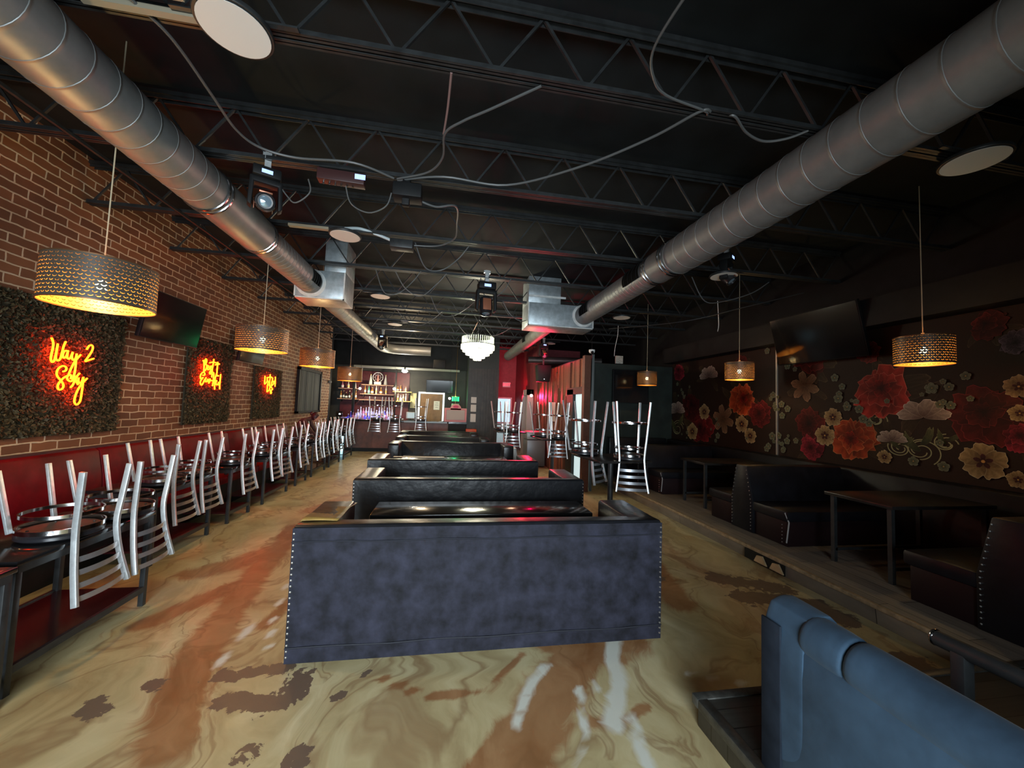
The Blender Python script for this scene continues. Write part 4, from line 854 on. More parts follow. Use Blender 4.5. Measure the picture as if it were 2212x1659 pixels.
for i, x in enumerate((-2.33, -1.72, -0.87)):
    put('s', x, 13.72, 1.10, 0.1*(i-1), ['left', 'middle', 'right'][i]+' of the three stools upturned on the bar counter', 'stools upturned on the bar')

# ------------------------------------------------------------------ sofas down the middle of the room
def studs(o, p, q, n, r=0.008, sc3=(1, 1, 1)):
    p = Vector(p); q = Vector(q)
    for i in range(n): o.sphere(p+(q-p)*(i+0.5)/n, r, seg=6, rings=4)
def booth(name, x0, x1, y, back_d, arm, arm_l, top, mback, mtop, label, facing=1, stud=True, rz=0.0, arm_drop=0.0, seat=True, nst=22, wrinkle=False):
    # U shaped booth: back panel at y (outside face), arms run to facing*arm_l
    cx = (x0+x1)/2; hw = (x1-x0)/2
    t = thing(name, label, 'sofa', (cx, y, 0), (0, 0, rz), 'black booth sofas in the middle of the room')
    f = facing
    def B(a, b, o): o.b2((a[0], min(a[1]*f, b[1]*f), a[2]), (b[0], max(a[1]*f, b[1]*f), b[2]))
    o = MB()
    # outer back face slightly leaning
    n = 14; m_ = 8; vs = []; fs = []
    for j in range(m_+1):
        z = 0.015+(top-0.03)*j/m_
        for i in range(n+1):
            x = -hw+2*hw*i/n; vs.append((x, f*(-0.006-0.004*math.sin(i*2.1+j*1.7)*(1 if 0 < i < n and 0 < j < m_ else 0)), z))
    fs = [(j*(n+1)+i, j*(n+1)+i+1, (j+1)*(n+1)+i+1, (j+1)*(n+1)+i) for j in range(m_) for i in range(n)]
    o.add(vs, fs); o.build('back_panel', mback, t)
    o = MB(); o.prism([(f*0.012, 0.0), (f*back_d*1.15, 0.0), (f*back_d, top-0.03), (f*back_d*0.9, top-0.005), (f*0.02, top), (f*0.0, top-0.02)], 'x', -hw, hw); o.build('backrest', mtop, t, bevel=0.012)
    for s_ in (-1, 1):
        o = MB(); xo = s_*hw; xi = s_*(hw-arm); ye = f*arm_l
        tp = top-arm_drop
        poly = [(f*0.02, 0.0), (ye, 0.0), (ye, tp-0.03), (ye-f*0.04, tp), (f*0.06, top-0.004), (f*0.02, top-0.004)]
        o.prism(poly, 'x', min(xo, xi), max(xo, xi)); o.build('armrest', mtop, t, bevel=0.014)
    if seat:
        o = MB(); B((-hw+arm, back_d, 0.30), (hw-arm, back_d+0.50, 0.46), o); o.build('seat_cushion', mtop, t, bevel=0.03)
        o = MB(); B((-hw+arm, back_d, 0.0), (hw-arm, back_d+0.46, 0.30), o); o.build('seat_base', M_black, t)
    if mback is M_velvet:
        for zz in (0.115, top-0.105):
            o = MB(); o.tube([(-hw+2*hw*i/16, -f*(0.012+0.002*math.sin(i*1.9)), zz+0.004*math.sin(i*1.3)) for i in range(17)], 0.005, 5); o.build('seam', mat('dark_navy_seam', (0.008, 0.009, 0.016), 0.7), t)
    if stud:
        o = MB()
        for s_ in (-1, 1): studs(o, (s_*(hw-0.012), -f*0.009, 0.04), (s_*(hw-0.012), -f*0.009, top-0.03), nst)
        o.build('nailhead_trim', M_stud, t)
    return t
booth('booth_sofa', -0.97, 1.70, 2.80, 0.17, 0.24, 0.70, 0.90, M_velvet, M_vinyl, 'large booth sofa nearest the camera with navy suede back and nailhead edges', rz=0.0)
booth('booth_sofa', -0.96, 1.66, 4.42, 0.17, 0.22, 0.80, 0.90, M_vinyl, M_vinyl, 'black booth sofa second from the camera, behind the long glossy table')
booth('booth_sofa', -1.10, 1.46, 5.90, 0.17, 0.22, 0.75, 0.90, M_vinyl, M_vinyl, 'black booth sofa third from the camera, red light on its right arm top', nst=20, stud=False)
booth('booth_sofa', -1.14, 1.46, 8.85, 0.17, 0.22, 0.72, 0.90, M_vinyl, M_vinyl, 'black booth sofa fourth from the camera, opening toward the camera', facing=-1, stud=False)
booth('booth_sofa', -1.18, 1.10, 10.30, 0.17, 0.22, 0.70, 0.905, M_vinyl, M_vinyl, 'black booth sofa fifth from the camera, opening toward the camera', facing=-1, stud=False)
booth('booth_sofa', -1.28, 0.95, 12.0, 0.17, 0.22, 0.70, 0.905, M_vinyl, M_vinyl, 'black booth sofa farthest away before the bar, opening toward the camera', facing=-1, stud=False)
def long_table(cx, y, w_, d_, h_, label):
    t = thing('long_table', label, 'table', (cx, y, 0), group='glossy black tables between the booth sofas')
    n, m_ = 30, 6; vs = []
    o = MB(); o.b2((-w_/2, -d_/2, h_-0.05), (w_/2, d_/2, h_)); o.build('tabletop', M_table, t, bevel=0.008)
    o = MB()
    for a in (-1, 1): o.b2((a*(w_/2-0.35)-0.04, -0.04, 0.03), (a*(w_/2-0.35)+0.04, 0.04, h_-0.05)); o.b2((a*(w_/2-0.35)-0.25, -0.05, 0), (a*(w_/2-0.35)+0.25, 0.05, 0.03))
    o.build('pedestal', M_steelblk, t)
long_table(0.40, 3.72, 2.02, 0.46, 0.77, 'long glossy black table between the first two booth sofas')
long_table(0.35, 5.42, 1.9, 0.42, 0.72, 'glossy black table between the second and third booth sofas')
long_table(0.20, 7.15, 1.9, 0.6, 0.76, 'glossy black table with green glints before the camera-facing booths')
o = MB(); o.b2((-0.45, -0.06, 0), (0.45, 0.06, 0.006)); ob = o.build('folded_menu', M_paper); ob.location = (-0.45, 7.2, 0.76); tag(ob, 'flat pale menu lying on the glossy table before the camera-facing booths', 'menu')
# umbrella-like ochre cover over the left arm of the first sofa (tan worn vinyl)
M_ochre = mat('worn_ochre_vinyl', (0.30, 0.19, 0.05), 0.45, noise=0.35, scale=9, bump=0.5, bscale=6)
o = MB(); n, m_ = 8, 8; vs = []
for i in range(n+1):
    for j in range(m_+1):
        u = i/n; v = j/m_
        x = -0.99+0.27*u; y = 2.9+0.62*v; z = 0.905-0.03*v*v+0.006*math.sin(v*9+u*3)
        if i == 0: z -= 0.06
        vs.append((x, y, z))
o.add(vs, [(i*(m_+1)+j, (i+1)*(m_+1)+j, (i+1)*(m_+1)+j+1, i*(m_+1)+j+1) for i in range(n) for j in range(m_)])
ob = o.build('arm_cover', M_ochre); md = ob.modifiers.new('s', 'SOLIDIFY'); md.thickness = 0.006; tag(ob, 'ochre creased cover lying on the left arm of the nearest booth sofa', 'cover')

# ------------------------------------------------------------------ blue sofa, bottom right
t = thing('blue_sofa', 'blue velvet sofa seen from behind at the lower right corner', 'sofa', (1.5, 1.61, 0.165))
def loft(o, prof, ys, scl=None, cx=0.1, cz=0.62, wob=0.0):
    vs = []; k = len(prof)
    for j, y in enumerate(ys):
        s_ = scl[j] if scl else 1
        for i, (x, z) in enumerate(prof): vs.append((cx+(x-cx)*s_+wob*math.sin(j*1.9+i*1.3), y, cz+(z-cz)*s_+wob*math.sin(j*2.3+i)))
    o.add(vs, [(j*k+i, j*k+(i+1) % k, (j+1)*k+(i+1) % k, (j+1)*k+i) for j in range(len(ys)-1) for i in range(k)]+[tuple(range(k)), tuple((len(ys)-1)*k+i for i in reversed(range(k)))])
o = MB(); loft(o, [(0.0, 0.0), (-0.004, 0.3), (-0.002, 0.50), (0.006, 0.60), (0.03, 0.66), (0.12, 0.68), (0.20, 0.64), (0.20, 0.0)], [0, -0.4, -0.8, -1.2, -1.6, -2.0, -2.4], None, wob=0.003); o.build('back_panel', M_blue, t, bevel=0.008)
o = MB(); loft(o, [(0.002, 0.0), (-0.008, 0.3), (-0.008, 0.56), (0.0, 0.66), (0.035, 0.73), (0.09, 0.755), (0.14, 0.75), (0.175, 0.72), (0.185, 0.62), (0.19, 0.4), (0.19, 0.0)], [0.0, -0.02, -0.12, -0.20], [0.96, 1, 1, 0.985]); o.build('end_upright', M_blue, t, bevel=0.006, subsurf=1)
rp = [(0.002, 0.600), (-0.010, 0.645), (0.0, 0.70), (0.035, 0.738), (0.085, 0.752), (0.13, 0.742), (0.165, 0.70), (0.175, 0.60), (0.16, 0.5), (0.10, 0.52)]
for a, b in ((-0.17, -0.36), (-0.35, -0.98), (-0.97, -1.62), (-1.61, -2.38)):
    o = MB(); L = b-a; loft(o, rp, [a, a-0.02, a-0.06, a+L*0.35, a+L*0.65, b+0.06, b+0.02, b], [0.965, 0.985, 1.0, 1.01, 1.01, 1.0, 0.985, 0.965], cx=0.10, cz=0.63); o.build('top_roll', M_blue, t, subsurf=1)
o = MB(); o.b2((0.2, -2.3, 0.12), (0.60, -0.02, 0.42)); o.build('seat', M_blue, t, bevel=0.04)
o = MB(); o.b2((-0.012, -0.10, 0.0), (0.0, 0.002, 0.66)); o.build('end_strip', mat('slate_end_strip', (0.014, 0.019, 0.028), 0.9, noise=0.3, spec=0.08), t, bevel=0.004)
for x in (0.08, 0.52):
    for y in (-0.1, -2.2):
        o = MB(); o.cyl((x, y, 0), (x, y, 0.13), 0.02, 8); o.build('foot', M_black, t)

# black handrail beside the entry platform
t = thing('handrail', 'black metal handrail with shiny capped end, lower right', 'railing', (2.28, 1.38, 0.165))
o = MB(); o.b2((-0.03, -0.025, 0), (0.03, 0.025, 0.58)); o.build('post', M_steelblk, t, bevel=0.006)
o = MB(); o.cyl((0, 0.09, 0.59), (0, -1.6, 0.59), 0.034, 18); o.build('top_rail', M_steelblk, t)
o = MB(); o.sphere((0, 0.09, 0.59), 0.037, sc3=(1, 0.5, 1)); o.build('end_cap', M_chrome, t)

# ------------------------------------------------------------------ booths on the platform
def plat_booth(y, k):
    t = thing('platform_booth', 'black double booth seat with nailheads on the platform, %s from the camera' % ['closest', 'middle one', 'farthest'][k], 'booth seat', (4.12, y, 0.165), group='double booth seats on the platform')
    X1 = RW-4.12-0.24
    M_bv = mat('black_booth_vinyl', (0.008, 0.008, 0.011), 0.42, noise=0.3, scale=6, bump=0.3, bscale=5, spec=0.25)
    o = MB(); o.prism([(-0.20, 0), (0.20, 0), (0.20, 0.42), (0.10, 0.88), (-0.10, 0.88), (-0.20, 0.42)], 'x', 0.0, X1)
    # prism('x') takes (y,z)
    o.build('backrest', M_bv, t, bevel=0.015)
    for s_, ln in ((-1, 0.50), (1, 0.45)):
        o = MB(); o.b2((0.03, s_*0.2, 0.0), (X1, s_*(0.2+ln), 0.30)); o.build('seat_base', mat('oxblood_side_vinyl', (0.016, 0.007, 0.008), 0.5, spec=0.2), t, bevel=0.01)
        o = MB(); o.b2((0.0, s_*0.19, 0.30), (X1, s_*(0.2+ln+0.04), 0.43)); o.build('seat_cushion', M_bv, t, bevel=0.03)
    o = MB()
    studs(o, (-0.004, -0.17, 0.03), (-0.004, -0.17, 0.42), 9); studs(o, (-0.004, -0.17, 0.42), (-0.004, -0.09, 0.85), 8)
    studs(o, (-0.004, 0.17, 0.03), (-0.004, 0.17, 0.42), 9); studs(o, (-0.004, 0.17, 0.42), (-0.004, 0.09, 0.85), 8); studs(o, (-0.002, -0.66, 0.03), (-0.002, -0.66, 0.28), 6)
    o.build('nailhead_trim', M_stud, t)
    o = MB(); o.tube([(0.0, -0.70, 0.41), (0.02, -0.735, 0.30), (0.02, -0.70, 0.05)], 0.008, 6); o.build('piping', mat('pale_piping', (0.4, 0.4, 0.4), 0.4), t)
    return t
for k, y in enumerate((2.20, 4.80, 7.55)): plat_booth(y, k)
t = thing('wall_booth_back', 'black padded back running along the mural wall behind the platform booths', 'booth back', (RW, 1.2, 0.165))
o = MB(); o.prism([(-0.03, 0), (-0.24, 0), (-0.24, 0.42), (-0.16, 0.86), (-0.03, 0.88)], 'y', 0, 8.05, 0)
o = MB(); vs = []; pr = [(-0.02, 0), (-0.24, 0), (-0.24, 0.42), (-0.16, 0.87), (-0.02, 0.89)]
for y in (0, 8.05):
    for x, z in pr: vs.append((x, y, z))
o.add(vs, [(0, 1, 2, 3, 4), (9, 8, 7, 6, 5)]+[(i, i+5, (i+1) % 5+5, (i+1) % 5) for i in range(5)]); o.build('backrest', mat('black_booth_vinyl', (0.012, 0.012, 0.016), 0.36), t, bevel=0.012)
def plat_table(y, label):
    t = thing('platform_table', label, 'table', (4.95, y, 0.165), group='dark tables between the platform booths')
    o = MB(); o.b2((-0.68, -0.34, 0.72), (0.62, 0.34, 0.755)); o.build('tabletop', M_tabled, t, bevel=0.005)
    for a in (-0.62, 0.56):
        for b in (-0.28, 0.28):
            o = MB(); o.b2((a-0.02, b-0.02, 0), (a+0.02, b+0.02, 0.72)); o.build('leg', M_steelblk, t)
    o = MB(); o.b2((-0.62, -0.28, 0.12), (0.56, -0.26, 0.15)); o.b2((-0.62, 0.26, 0.12), (0.56, 0.28, 0.15)); o.build('stretcher', M_steelblk, t)
plat_table(3.40, 'dark worn table between the two nearest platform booths'); plat_table(6.12, 'dark table between the middle and far platform booths')
t = thing('bench_sofa', 'black bench with padded back against the dark television wall', 'bench', (4.4, 9.25, 0.165))
o = MB(); o.b2((-0.35, -0.2, 0), (1.2, -0.02, 0.9)); o.build('backrest', M_vinyl, t, bevel=0.02)
o = MB(); o.b2((-0.35, -0.7, 0), (1.2, -0.2, 0.43)); o.build('seat', M_vinyl, t, bevel=0.02)
# seam strip of the mural
o = MB(); o.b2((RW-0.025, 6.0, 0.95), (RW-0.002, 6.03, 3.02)); struct(o.build('trim_3', mat('pale_metal_strip', (0.5, 0.45, 0.38), 0.35, metal=0.5)))
o = MB(); o.b2((RW-0.28, -2.6, 3.02), (RW, 9.3, 3.4)); struct(o.build('trim_4', M_black))
#@@MURAL
# ------------------------------------------------------------------ painted flower mural
peony = [(4.3, 2.11, 0.38, 0), (4.71, 1.43, 0.35, 1), (5.36, 2.76, 0.31, 2), (3.29, 1.82, 0.32, 2), (6.85, 2.04, 0.35, 1), (6.38, 1.78, 0.26, 3), (8.1, 1.42, 0.4, 3), (8.49, 1.89, 0.33, 2), (5.41, 1.64, 0.27, 2), (5.36, 1.25, 0.21, 4), (4.49, 2.7, 0.15, 3), (3.04, 1.6, 0.16, 4), (3.25, 2.84, 0.17, 2), (9.0, 2.8, 0.23, 4), (3.06, 2.62, 0.14, 5), (1.6, 2.3, .35, 0), (1.2, 1.5, .3, 1), (2.3, 2.5, .3, 2), (6.9, 2.75, .2, 2)]
tulip = [(7.85, 2.66, 0.29, 0), (5.47, 2.26, 0.27, 1), (3.86, 1.87, 0.26, 0), (4.21, 1.52, 0.17, 0), (7.38, 1.64, 0.33, 1), (9.05, 1.84, 0.31, 0), (2.2, 1.6, .3, 0)]
pansy = [(5.0, 1.76, 0.14), (5.13, 1.47, 0.16), (6.63, 1.34, 0.15), (8.42, 1.3, 0.2), (7.99, 1.78, 0.18), (6.85, 1.56, 0.17), (3.33, 1.33, 0.2), (4.3, 1.25, 0.09), (3.04, 2.15, 0.12), (3.07, 1.18, 0.09), (3.04, 1.87, 0.09), (2.0, 1.3, .15), (1.6, 1.8, .12)]
tiny = [(5.89, 2.95, 0.07), (6.22, 2.96, 0.06), (5.79, 2.63, 0.06), (4.96, 2.37, 0.06), (4.85, 2.23, 0.05), (6.09, 2.13, 0.06), (5.91, 1.96, 0.06), (5.79, 1.88, 0.06), (5.9, 1.76, 0.06), (4.91, 2.05, 0.07), (4.78, 1.92, 0.06), (4.61, 1.89, 0.06), (4.56, 1.75, 0.06), (3.77, 2.16, 0.07), (3.6, 2.17, 0.05), (3.45, 2.29, 0.05), (3.69, 1.96, 0.05), (3.59, 1.95, 0.05), (6.11, 1.38, 0.07), (5.97, 1.4, 0.06), (6.19, 1.19, 0.06), (5.8, 1.32, 0.06), (5.63, 1.34, 0.05), (3.67, 1.22, 0.06), (3.7, 1.5, 0.04), (3.97, 1.24, 0.06), (7.53, 1.27, 0.07), (6.23, 1.14, 0.06), (5.87, 1.17, 0.05), (4.48, 1.69, 0.05), (4.64, 2.0, 0.04)]
random.seed(9)
for cy, cz, n in ((5.7, 2.7, 7), (6.0, 2.0, 6), (4.7, 2.0, 6), (6.0, 1.3, 8), (3.6, 2.1, 5), (7.5, 1.3, 5), (8.8, 2.2, 8), (8.9, 1.2, 5)):
    for _ in range(n): tiny.append((cy+random.gauss(0, .2), cz+random.gauss(0, .13), random.uniform(.025, .05)))
leafc = [(3.9, 1.38, 0.19), (9.04, 1.32, 0.26), (3.65, 1.49, 0.12), (4.12, 1.39, 0.13), (4.76, 1.57, 0.08), (4.4, 1.75, .12)]
mb = MB(); mc = []; layer = [0]
def nextx(): layer[0] += 1; return RW-0.004-layer[0]*0.00003
def fan(cy, cz, pts, cin, cout, rim=None):
    x = nextx(); vs = [(x, cy, cz)]; c = [cin]; n = len(pts)
    for a, b in pts: vs.append((x, cy+(a-cy)*0.90, cz+(b-cz)*0.90)); c.append(cout)
    for a, b in pts: vs.append((x, a, b)); c.append(rim or cout)
    fs = [(0, 1+(i+1) % n, 1+i) for i in range(n)]+[(1+i, 1+(i+1) % n, 1+n+(i+1) % n, 1+n+i) for i in range(n)]
    mb.add(vs, fs); mc.extend(c)
def petal(cy, cz, ang, L, W, cin, cout, rim, ruf=0.1, curl=0.0):
    n = 26; ph = random.uniform(0, 6); x = nextx(); ca, sa = math.cos(ang), math.sin(ang)
    def lerp(p, q, t): t = max(0, min(1, t)); return tuple(p[i]*(1-t)+q[i]*t for i in range(3))
    rings = [[], [], []]; cols_ = [[], [], []]; base = tuple(c*0.45 for c in cin)
    for i in range(n):
        a = 2*PI*i/n; u = 0.5*L*(1+math.cos(a)); v = 0.5*W*math.sin(a)*(0.55+0.45*(u/L))*1.25
        k = 1+ruf*(0.6*math.sin(5*a+ph)+0.5*math.sin(9*a+2*ph)) if u > 0.3*L else 1
        for j, f in enumerate((0.55, 0.93, 1.0)):
            uu = 0.42*L+(u*k-0.42*L)*f; vv = v*k*f+curl*uu*uu/L
            rings[j].append((x, cy+uu*ca-vv*sa, cz+uu*sa+vv*ca))
            t = (uu/L)**1.3; c = lerp(base, cout, t*(0.8+0.35*math.sin(a*7+ph)*(0.6 if j < 2 else 0.2)))
            if j == 2: c = lerp(c, rim, 0.15+0.85*(uu/L))
            cols_[j].append(c)
    m0 = (x, cy+0.42*L*ca-curl*0.17*L*sa, cz+0.42*L*sa+curl*0.17*L*ca)
    vs = [m0]+rings[0]+rings[1]+rings[2]; fs = [(0, 1+(i+1) % n, 1+i) for i in range(n)]
    for j in (0, 1): fs += [(1+j*n+i, 1+j*n+(i+1) % n, 1+(j+1)*n+(i+1) % n, 1+(j+1)*n+i) for i in range(n)]
    mb.add(vs, fs); mc.extend([lerp(base, cout, 0.35)]+cols_[0]+cols_[1]+cols_[2])
PC = [((0.40, 0.010, 0.008), (0.90, 0.060, 0.035), (1.0, 0.24, 0.15)), ((0.50, 0.020, 0.008), (1.0, 0.13, 0.03), (1.0, 0.40, 0.14)), ((0.085, 0.004, 0.005), (0.17, 0.012, 0.010), (0.34, 0.04, 0.035)),
      ((0.15, 0.008, 0.010), (0.34, 0.022, 0.022), (0.62, 0.09, 0.08)), ((0.20, 0.006, 0.018), (0.50, 0.025, 0.055), (0.78, 0.11, 0.13)), ((0.08, 0.04, 0.06), (0.18, 0.11, 0.15), (0.35, 0.25, 0.30))]
x0 = RW-0.004; mb.add([(x0, -2.6, 0.9), (x0, 9.29, 0.9), (x0, 9.29, 3.05), (x0, -2.6, 3.05)], [(0, 1, 2, 3)]); mc.extend([(0.030, 0.014, 0.008)]*4)
# dim foliage
for y, z, r, k in peony+tulip:
    for j in range(3): petal(y, z, random.uniform(0, 6.28), r*random.uniform(1.3, 1.7), r*random.uniform(.35, .6), (0.035, 0.018, 0.008), (0.075, 0.045, 0.020), (0.14, 0.09, 0.045), 0.05, random.uniform(-.4, .4))
# faint brown stems
for y, z, r in leafc:
    for s_ in range(3):
        a0 = random.uniform(0, 6); n = 26; prev = None; x = nextx(); vs = []; kk = r*(1-0.2*s_)
        for i in range(n):
            a = a0+i*0.19; rr = kk*(0.35+0.65*i/n); 
            for d in (-1, 1): vs.append((x, y+(rr+d*0.0055)*math.cos(a)*1.2, z+(rr+d*0.0055)*math.sin(a)))
        mb.add(vs, [(2*i, 2*i+1, 2*i+3, 2*i+2) for i in range(n-1)]); mc.extend([(0.42, 0.40, 0.20)]*(2*n))
    petal(y, z, random.uniform(0.2, 0.8), r*1.3, r*0.55, (0.05, 0.06, 0.02), (0.13, 0.14, 0.05), (0.38, 0.38, 0.17), 0.12, 0.5)
    petal(y, z+r*0.4, random.uniform(2.4, 3.0), r*1.2, r*0.5, (0.05, 0.06, 0.02), (0.15, 0.15, 0.06), (0.38, 0.38, 0.17), 0.12, -0.4)
for y, z, r, k in sorted(peony, key=lambda q: -q[2]):
    cin, cout, rim = PC[k]; n = 7; ph = random.uniform(0, 6)
    def sh(c, f): return tuple(v*f for v in c)
    for j in random.sample(range(n), n):
        q = random.uniform(0.45, 1.1); petal(y, z, ph+2*PI*j/n+random.uniform(-.3, .3), r*random.uniform(0.72, 1.12), r*random.uniform(0.85, 1.3), sh(cin, 0.25*q), sh(cout, q), sh(rim, q), 0.13)
    oy, oz = y+random.uniform(-.18, .18)*r, z+random.uniform(-.05, .25)*r
    for j in range(4):
        q = random.uniform(0.4, 1.0); petal(oy, oz, ph+0.4+2*PI*j/4+random.uniform(-.4, .4), r*random.uniform(0.45, 0.68), r*random.uniform(.6, .85), sh(cin, 0.2), sh(cout, q*.85), sh(rim, q), 0.16)
    for j in range(3): petal(oy, oz, ph+1+2*PI*j/3, r*0.30, r*0.36, sh(cin, 0.15), sh(cin, .8), sh(cout, .8), 0.18)
for y, z, r, k in tulip:
    A = ((0.22, 0.12, 0.10), (0.55, 0.42, 0.33), (0.95, 0.80, 0.62)) if k == 0 else ((0.16, 0.07, 0.03), (0.34, 0.18, 0.09), (0.60, 0.38, 0.20))
    if k == 0:
        for a, L in ((2.7, 1.0), (0.35, 1.05), (2.1, .9), (1.0, .95), (1.57, 0.85)): petal(y, z-0.25*r, a, r*L, r*0.62, *A, 0.06, 0.25*(1 if a > 1.5 else -1))
    else:
        for j in range(6): petal(y, z, j*PI/3+0.3, r*0.95, r*0.5, *A, 0.05)
for y, z, r in pansy:
    for j in range(5): petal(y, z, PI/2+j*2*PI/5, r, r*0.95, (0.22, 0.11, 0.04), (0.62, 0.42, 0.18), (0.85, 0.70, 0.42), 0.09)
    for j in range(5): petal(y, z, PI/2+j*2*PI/5, r*0.42, r*0.22, (0.06, 0.015, 0.015), (0.10, 0.02, 0.02), (0.25, 0.08, 0.04), 0.05)
    fan(y, z, [(y+r*.09*math.cos(q), z+r*.09*math.sin(q)) for q in [i*PI/4 for i in range(8)]], (0.75, 0.4, 0.1), (0.6, 0.3, 0.08))
for y, z, r in tiny:
    for j in range(5): petal(y, z, PI/2+j*2*PI/5, r, r*0.85, (0.14, 0.15, 0.08), (0.24, 0.25, 0.15), (0.66, 0.66, 0.48), 0.04)
    fan(y, z, [(y+r*.16*math.cos(q), z+r*.16*math.sin(q)) for q in [i*PI/3 for i in range(6)]], (0.5, 0.3, 0.1), (0.5, 0.3, 0.1))
tag(mb.build('flower_mural', M_attr, cols=mc, smooth=False), 'large dark mural of red peonies, yellow pansies and cream flowers on the platform wall', 'mural')

# ------------------------------------------------------------------ bar
t = thing('bar_counter', 'long dark red-brown wooden bar counter with black top', 'bar counter', (-1.55, 14.0, 0))
o = MB(); o.b2((-2.2, 0, 0.0), (1.63, 0.55, 1.04))
for i in range(6): 
    a = -2.15+i*0.63; o.b2((a, -0.018, 0.12), (a+0.56, 0.0, 0.98))
o.build('front', M_wood, t)
o = MB(); o.b2((-2.25, -0.12, 1.04), (1.64, 0.6, 1.10)); o.build('worktop', M_table, t, bevel=0.008)
o = MB(); o.b2((-2.2, -0.04, 0), (1.63, 0.0, 0.12)); o.build('kick_board', M_black, t)
o = MB(); o.b2((-0.0+0.1, -0.13, 1.045), (1.6, -0.115, 1.095)); o.build('pale_edge', mat('pale_blue_edge', (0.3, 0.38, 0.42), 0.35), t)
t = thing('bar_side_counter', 'dark end counter under the pink framed board', 'bar counter', (0.42, 13.95, 0))
o = MB(); o.b2((-0.32, 0, 0), (0.30, 0.6, 1.04)); o.build('body', M_black, t)
o = MB(); o.b2((-0.325, -0.05, 1.04), (0.33, 0.62, 1.10)); o.build('top', M_table, t)
t = thing('orange_bin', 'orange-red box beside the end of the bar', 'box', (0.88, 13.6, 0))
o = MB(); o.b2((-0.17, 0, 0.62), (0.2, 0.3, 0.88)); o.build('upper', mat('orange_red_plastic', (0.65, 0.09, 0.02), 0.45), t, bevel=0.01)
o = MB(); o.b2((-0.17, 0, 0), (0.2, 0.3, 0.62)); o.build('stand', M_black, t)
# shelving with its bottles
M_shelf = mat('pale_shelf_edge', (0.45, 0.26, 0.16), 0.4)
M_redpanel = mat('burgundy_back_panel', (0.085, 0.010, 0.015), 0.5, noise=0.3)
o = MB(); o.b2((-4.2, 16.21, 1.0), (-1.55, 16.248, 2.95)); ob = o.build('bar_wall_cladding', M_redpanel); tag(ob, 'burgundy panel on the wall behind the bar bottles', 'wall panel')
def shelf(x0, x1, z, label, y=15.95, m=M_shelf):
    t = thing('bottle_shelf', label, 'shelf', ((x0+x1)/2, y, z), group='shelves behind the bar'); h = (x1-x0)/2
    o = MB(); o.b2((-h, -0.12, -0.03), (h, 0.24, 0.0)); o.build('board', m, t)
    o = MB()
    for a in (-h+0.1, h-0.1): o.b2((a-0.01, 0.0, -0.12), (a+0.01, 0.24, -0.03))
    o.build('shelf_bracket', M_steelblk, t)
shelf(-4.20, -3.45, 2.22, 'upper shelf at the left end behind the bar'); shelf(-4.22, -3.45, 1.81, 'lower shelf at the left end behind the bar')
shelf(-3.35, -2.05, 2.40, 'top shelf in the middle behind the bar'); shelf(-3.38, -2.1, 2.03, 'middle shelf behind the bar'); shelf(-3.40, -2.05, 1.80, 'bottom shelf in the middle behind the bar')
shelf(-2.15, -1.42, 2.17, 'yellow lit upper shelf at the right behind the bar', m=mat('yellow_shelf', (0.7, 0.5, 0.15), 0.4)); shelf(-2.02, -1.42, 1.79, 'yellow lit lower shelf at the right behind the bar', m=mat('yellow_shelf', (0.7, 0.5, 0.15), 0.4))
o = MB(); o.b2((-3.55, 15.3, 3.02), (0.45, 15.42, 3.10)); tag(o.build('bulkhead_rail', mat('grey_green_rail', (0.28, 0.28, 0.24), 0.5)), 'long pale rail above the bar shelves', 'rail')
o = MB(); o.b2((-3.55, 15.3, 1.1), (-3.47, 15.4, 3.02)); tag(o.build('bar_post', M_black), 'dark upright post at the left of the bar shelves', 'post')
o = MB(); o.b2((-2.0, 15.3, 1.1), (-1.95, 15.38, 3.02)); tag(o.build('bar_post', M_black), 'dark upright post between the bar shelves and the door', 'post')
BT = {'tall': [(0, 0), (0.036, 0), (0.038, 0.01), (0.038, 0.17), (0.030, 0.20), (0.014, 0.225), (0.013, 0.285), (0.016, 0.287), (0.016, 0.30), (0, 0.30)],
      'squat': [(0, 0), (0.046, 0), (0.05, 0.02), (0.05, 0.12), (0.030, 0.16), (0.014, 0.18), (0.013, 0.225), (0.019, 0.227), (0.019, 0.25), (0, 0.25)],
      'cone': [(0, 0), (0.055, 0), (0.056, 0.02), (0.035, 0.18), (0.016, 0.27), (0.014, 0.30), (0.02, 0.302), (0.02, 0.33), (0, 0.33)],
      'slim': [(0, 0), (0.028, 0), (0.030, 0.01), (0.030, 0.20), (0.012, 0.25), (0.011, 0.32), (0.014, 0.322), (0.014, 0.34), (0, 0.34)]}
def bmat(n, c, r=0.1): return mat(n, c, r, trans=0.35)
BM = {'clear': bmat('clear_bottle', (0.75, 0.78, 0.85)), 'amber': bmat('amber_bottle', (0.55, 0.25, 0.06)), 'white': bmat('white_bottle', (0.85, 0.83, 0.78), 0.3), 'green': bmat('teal_bottle', (0.12, 0.45, 0.36)), 'dark': bmat('dark_bottle', (0.05, 0.05, 0.04)), 'pink': bmat('pink_bottle', (0.8, 0.3, 0.4)), 'blue': bmat('blue_bottle', (0.15, 0.15, 0.85))}
PRO = {}
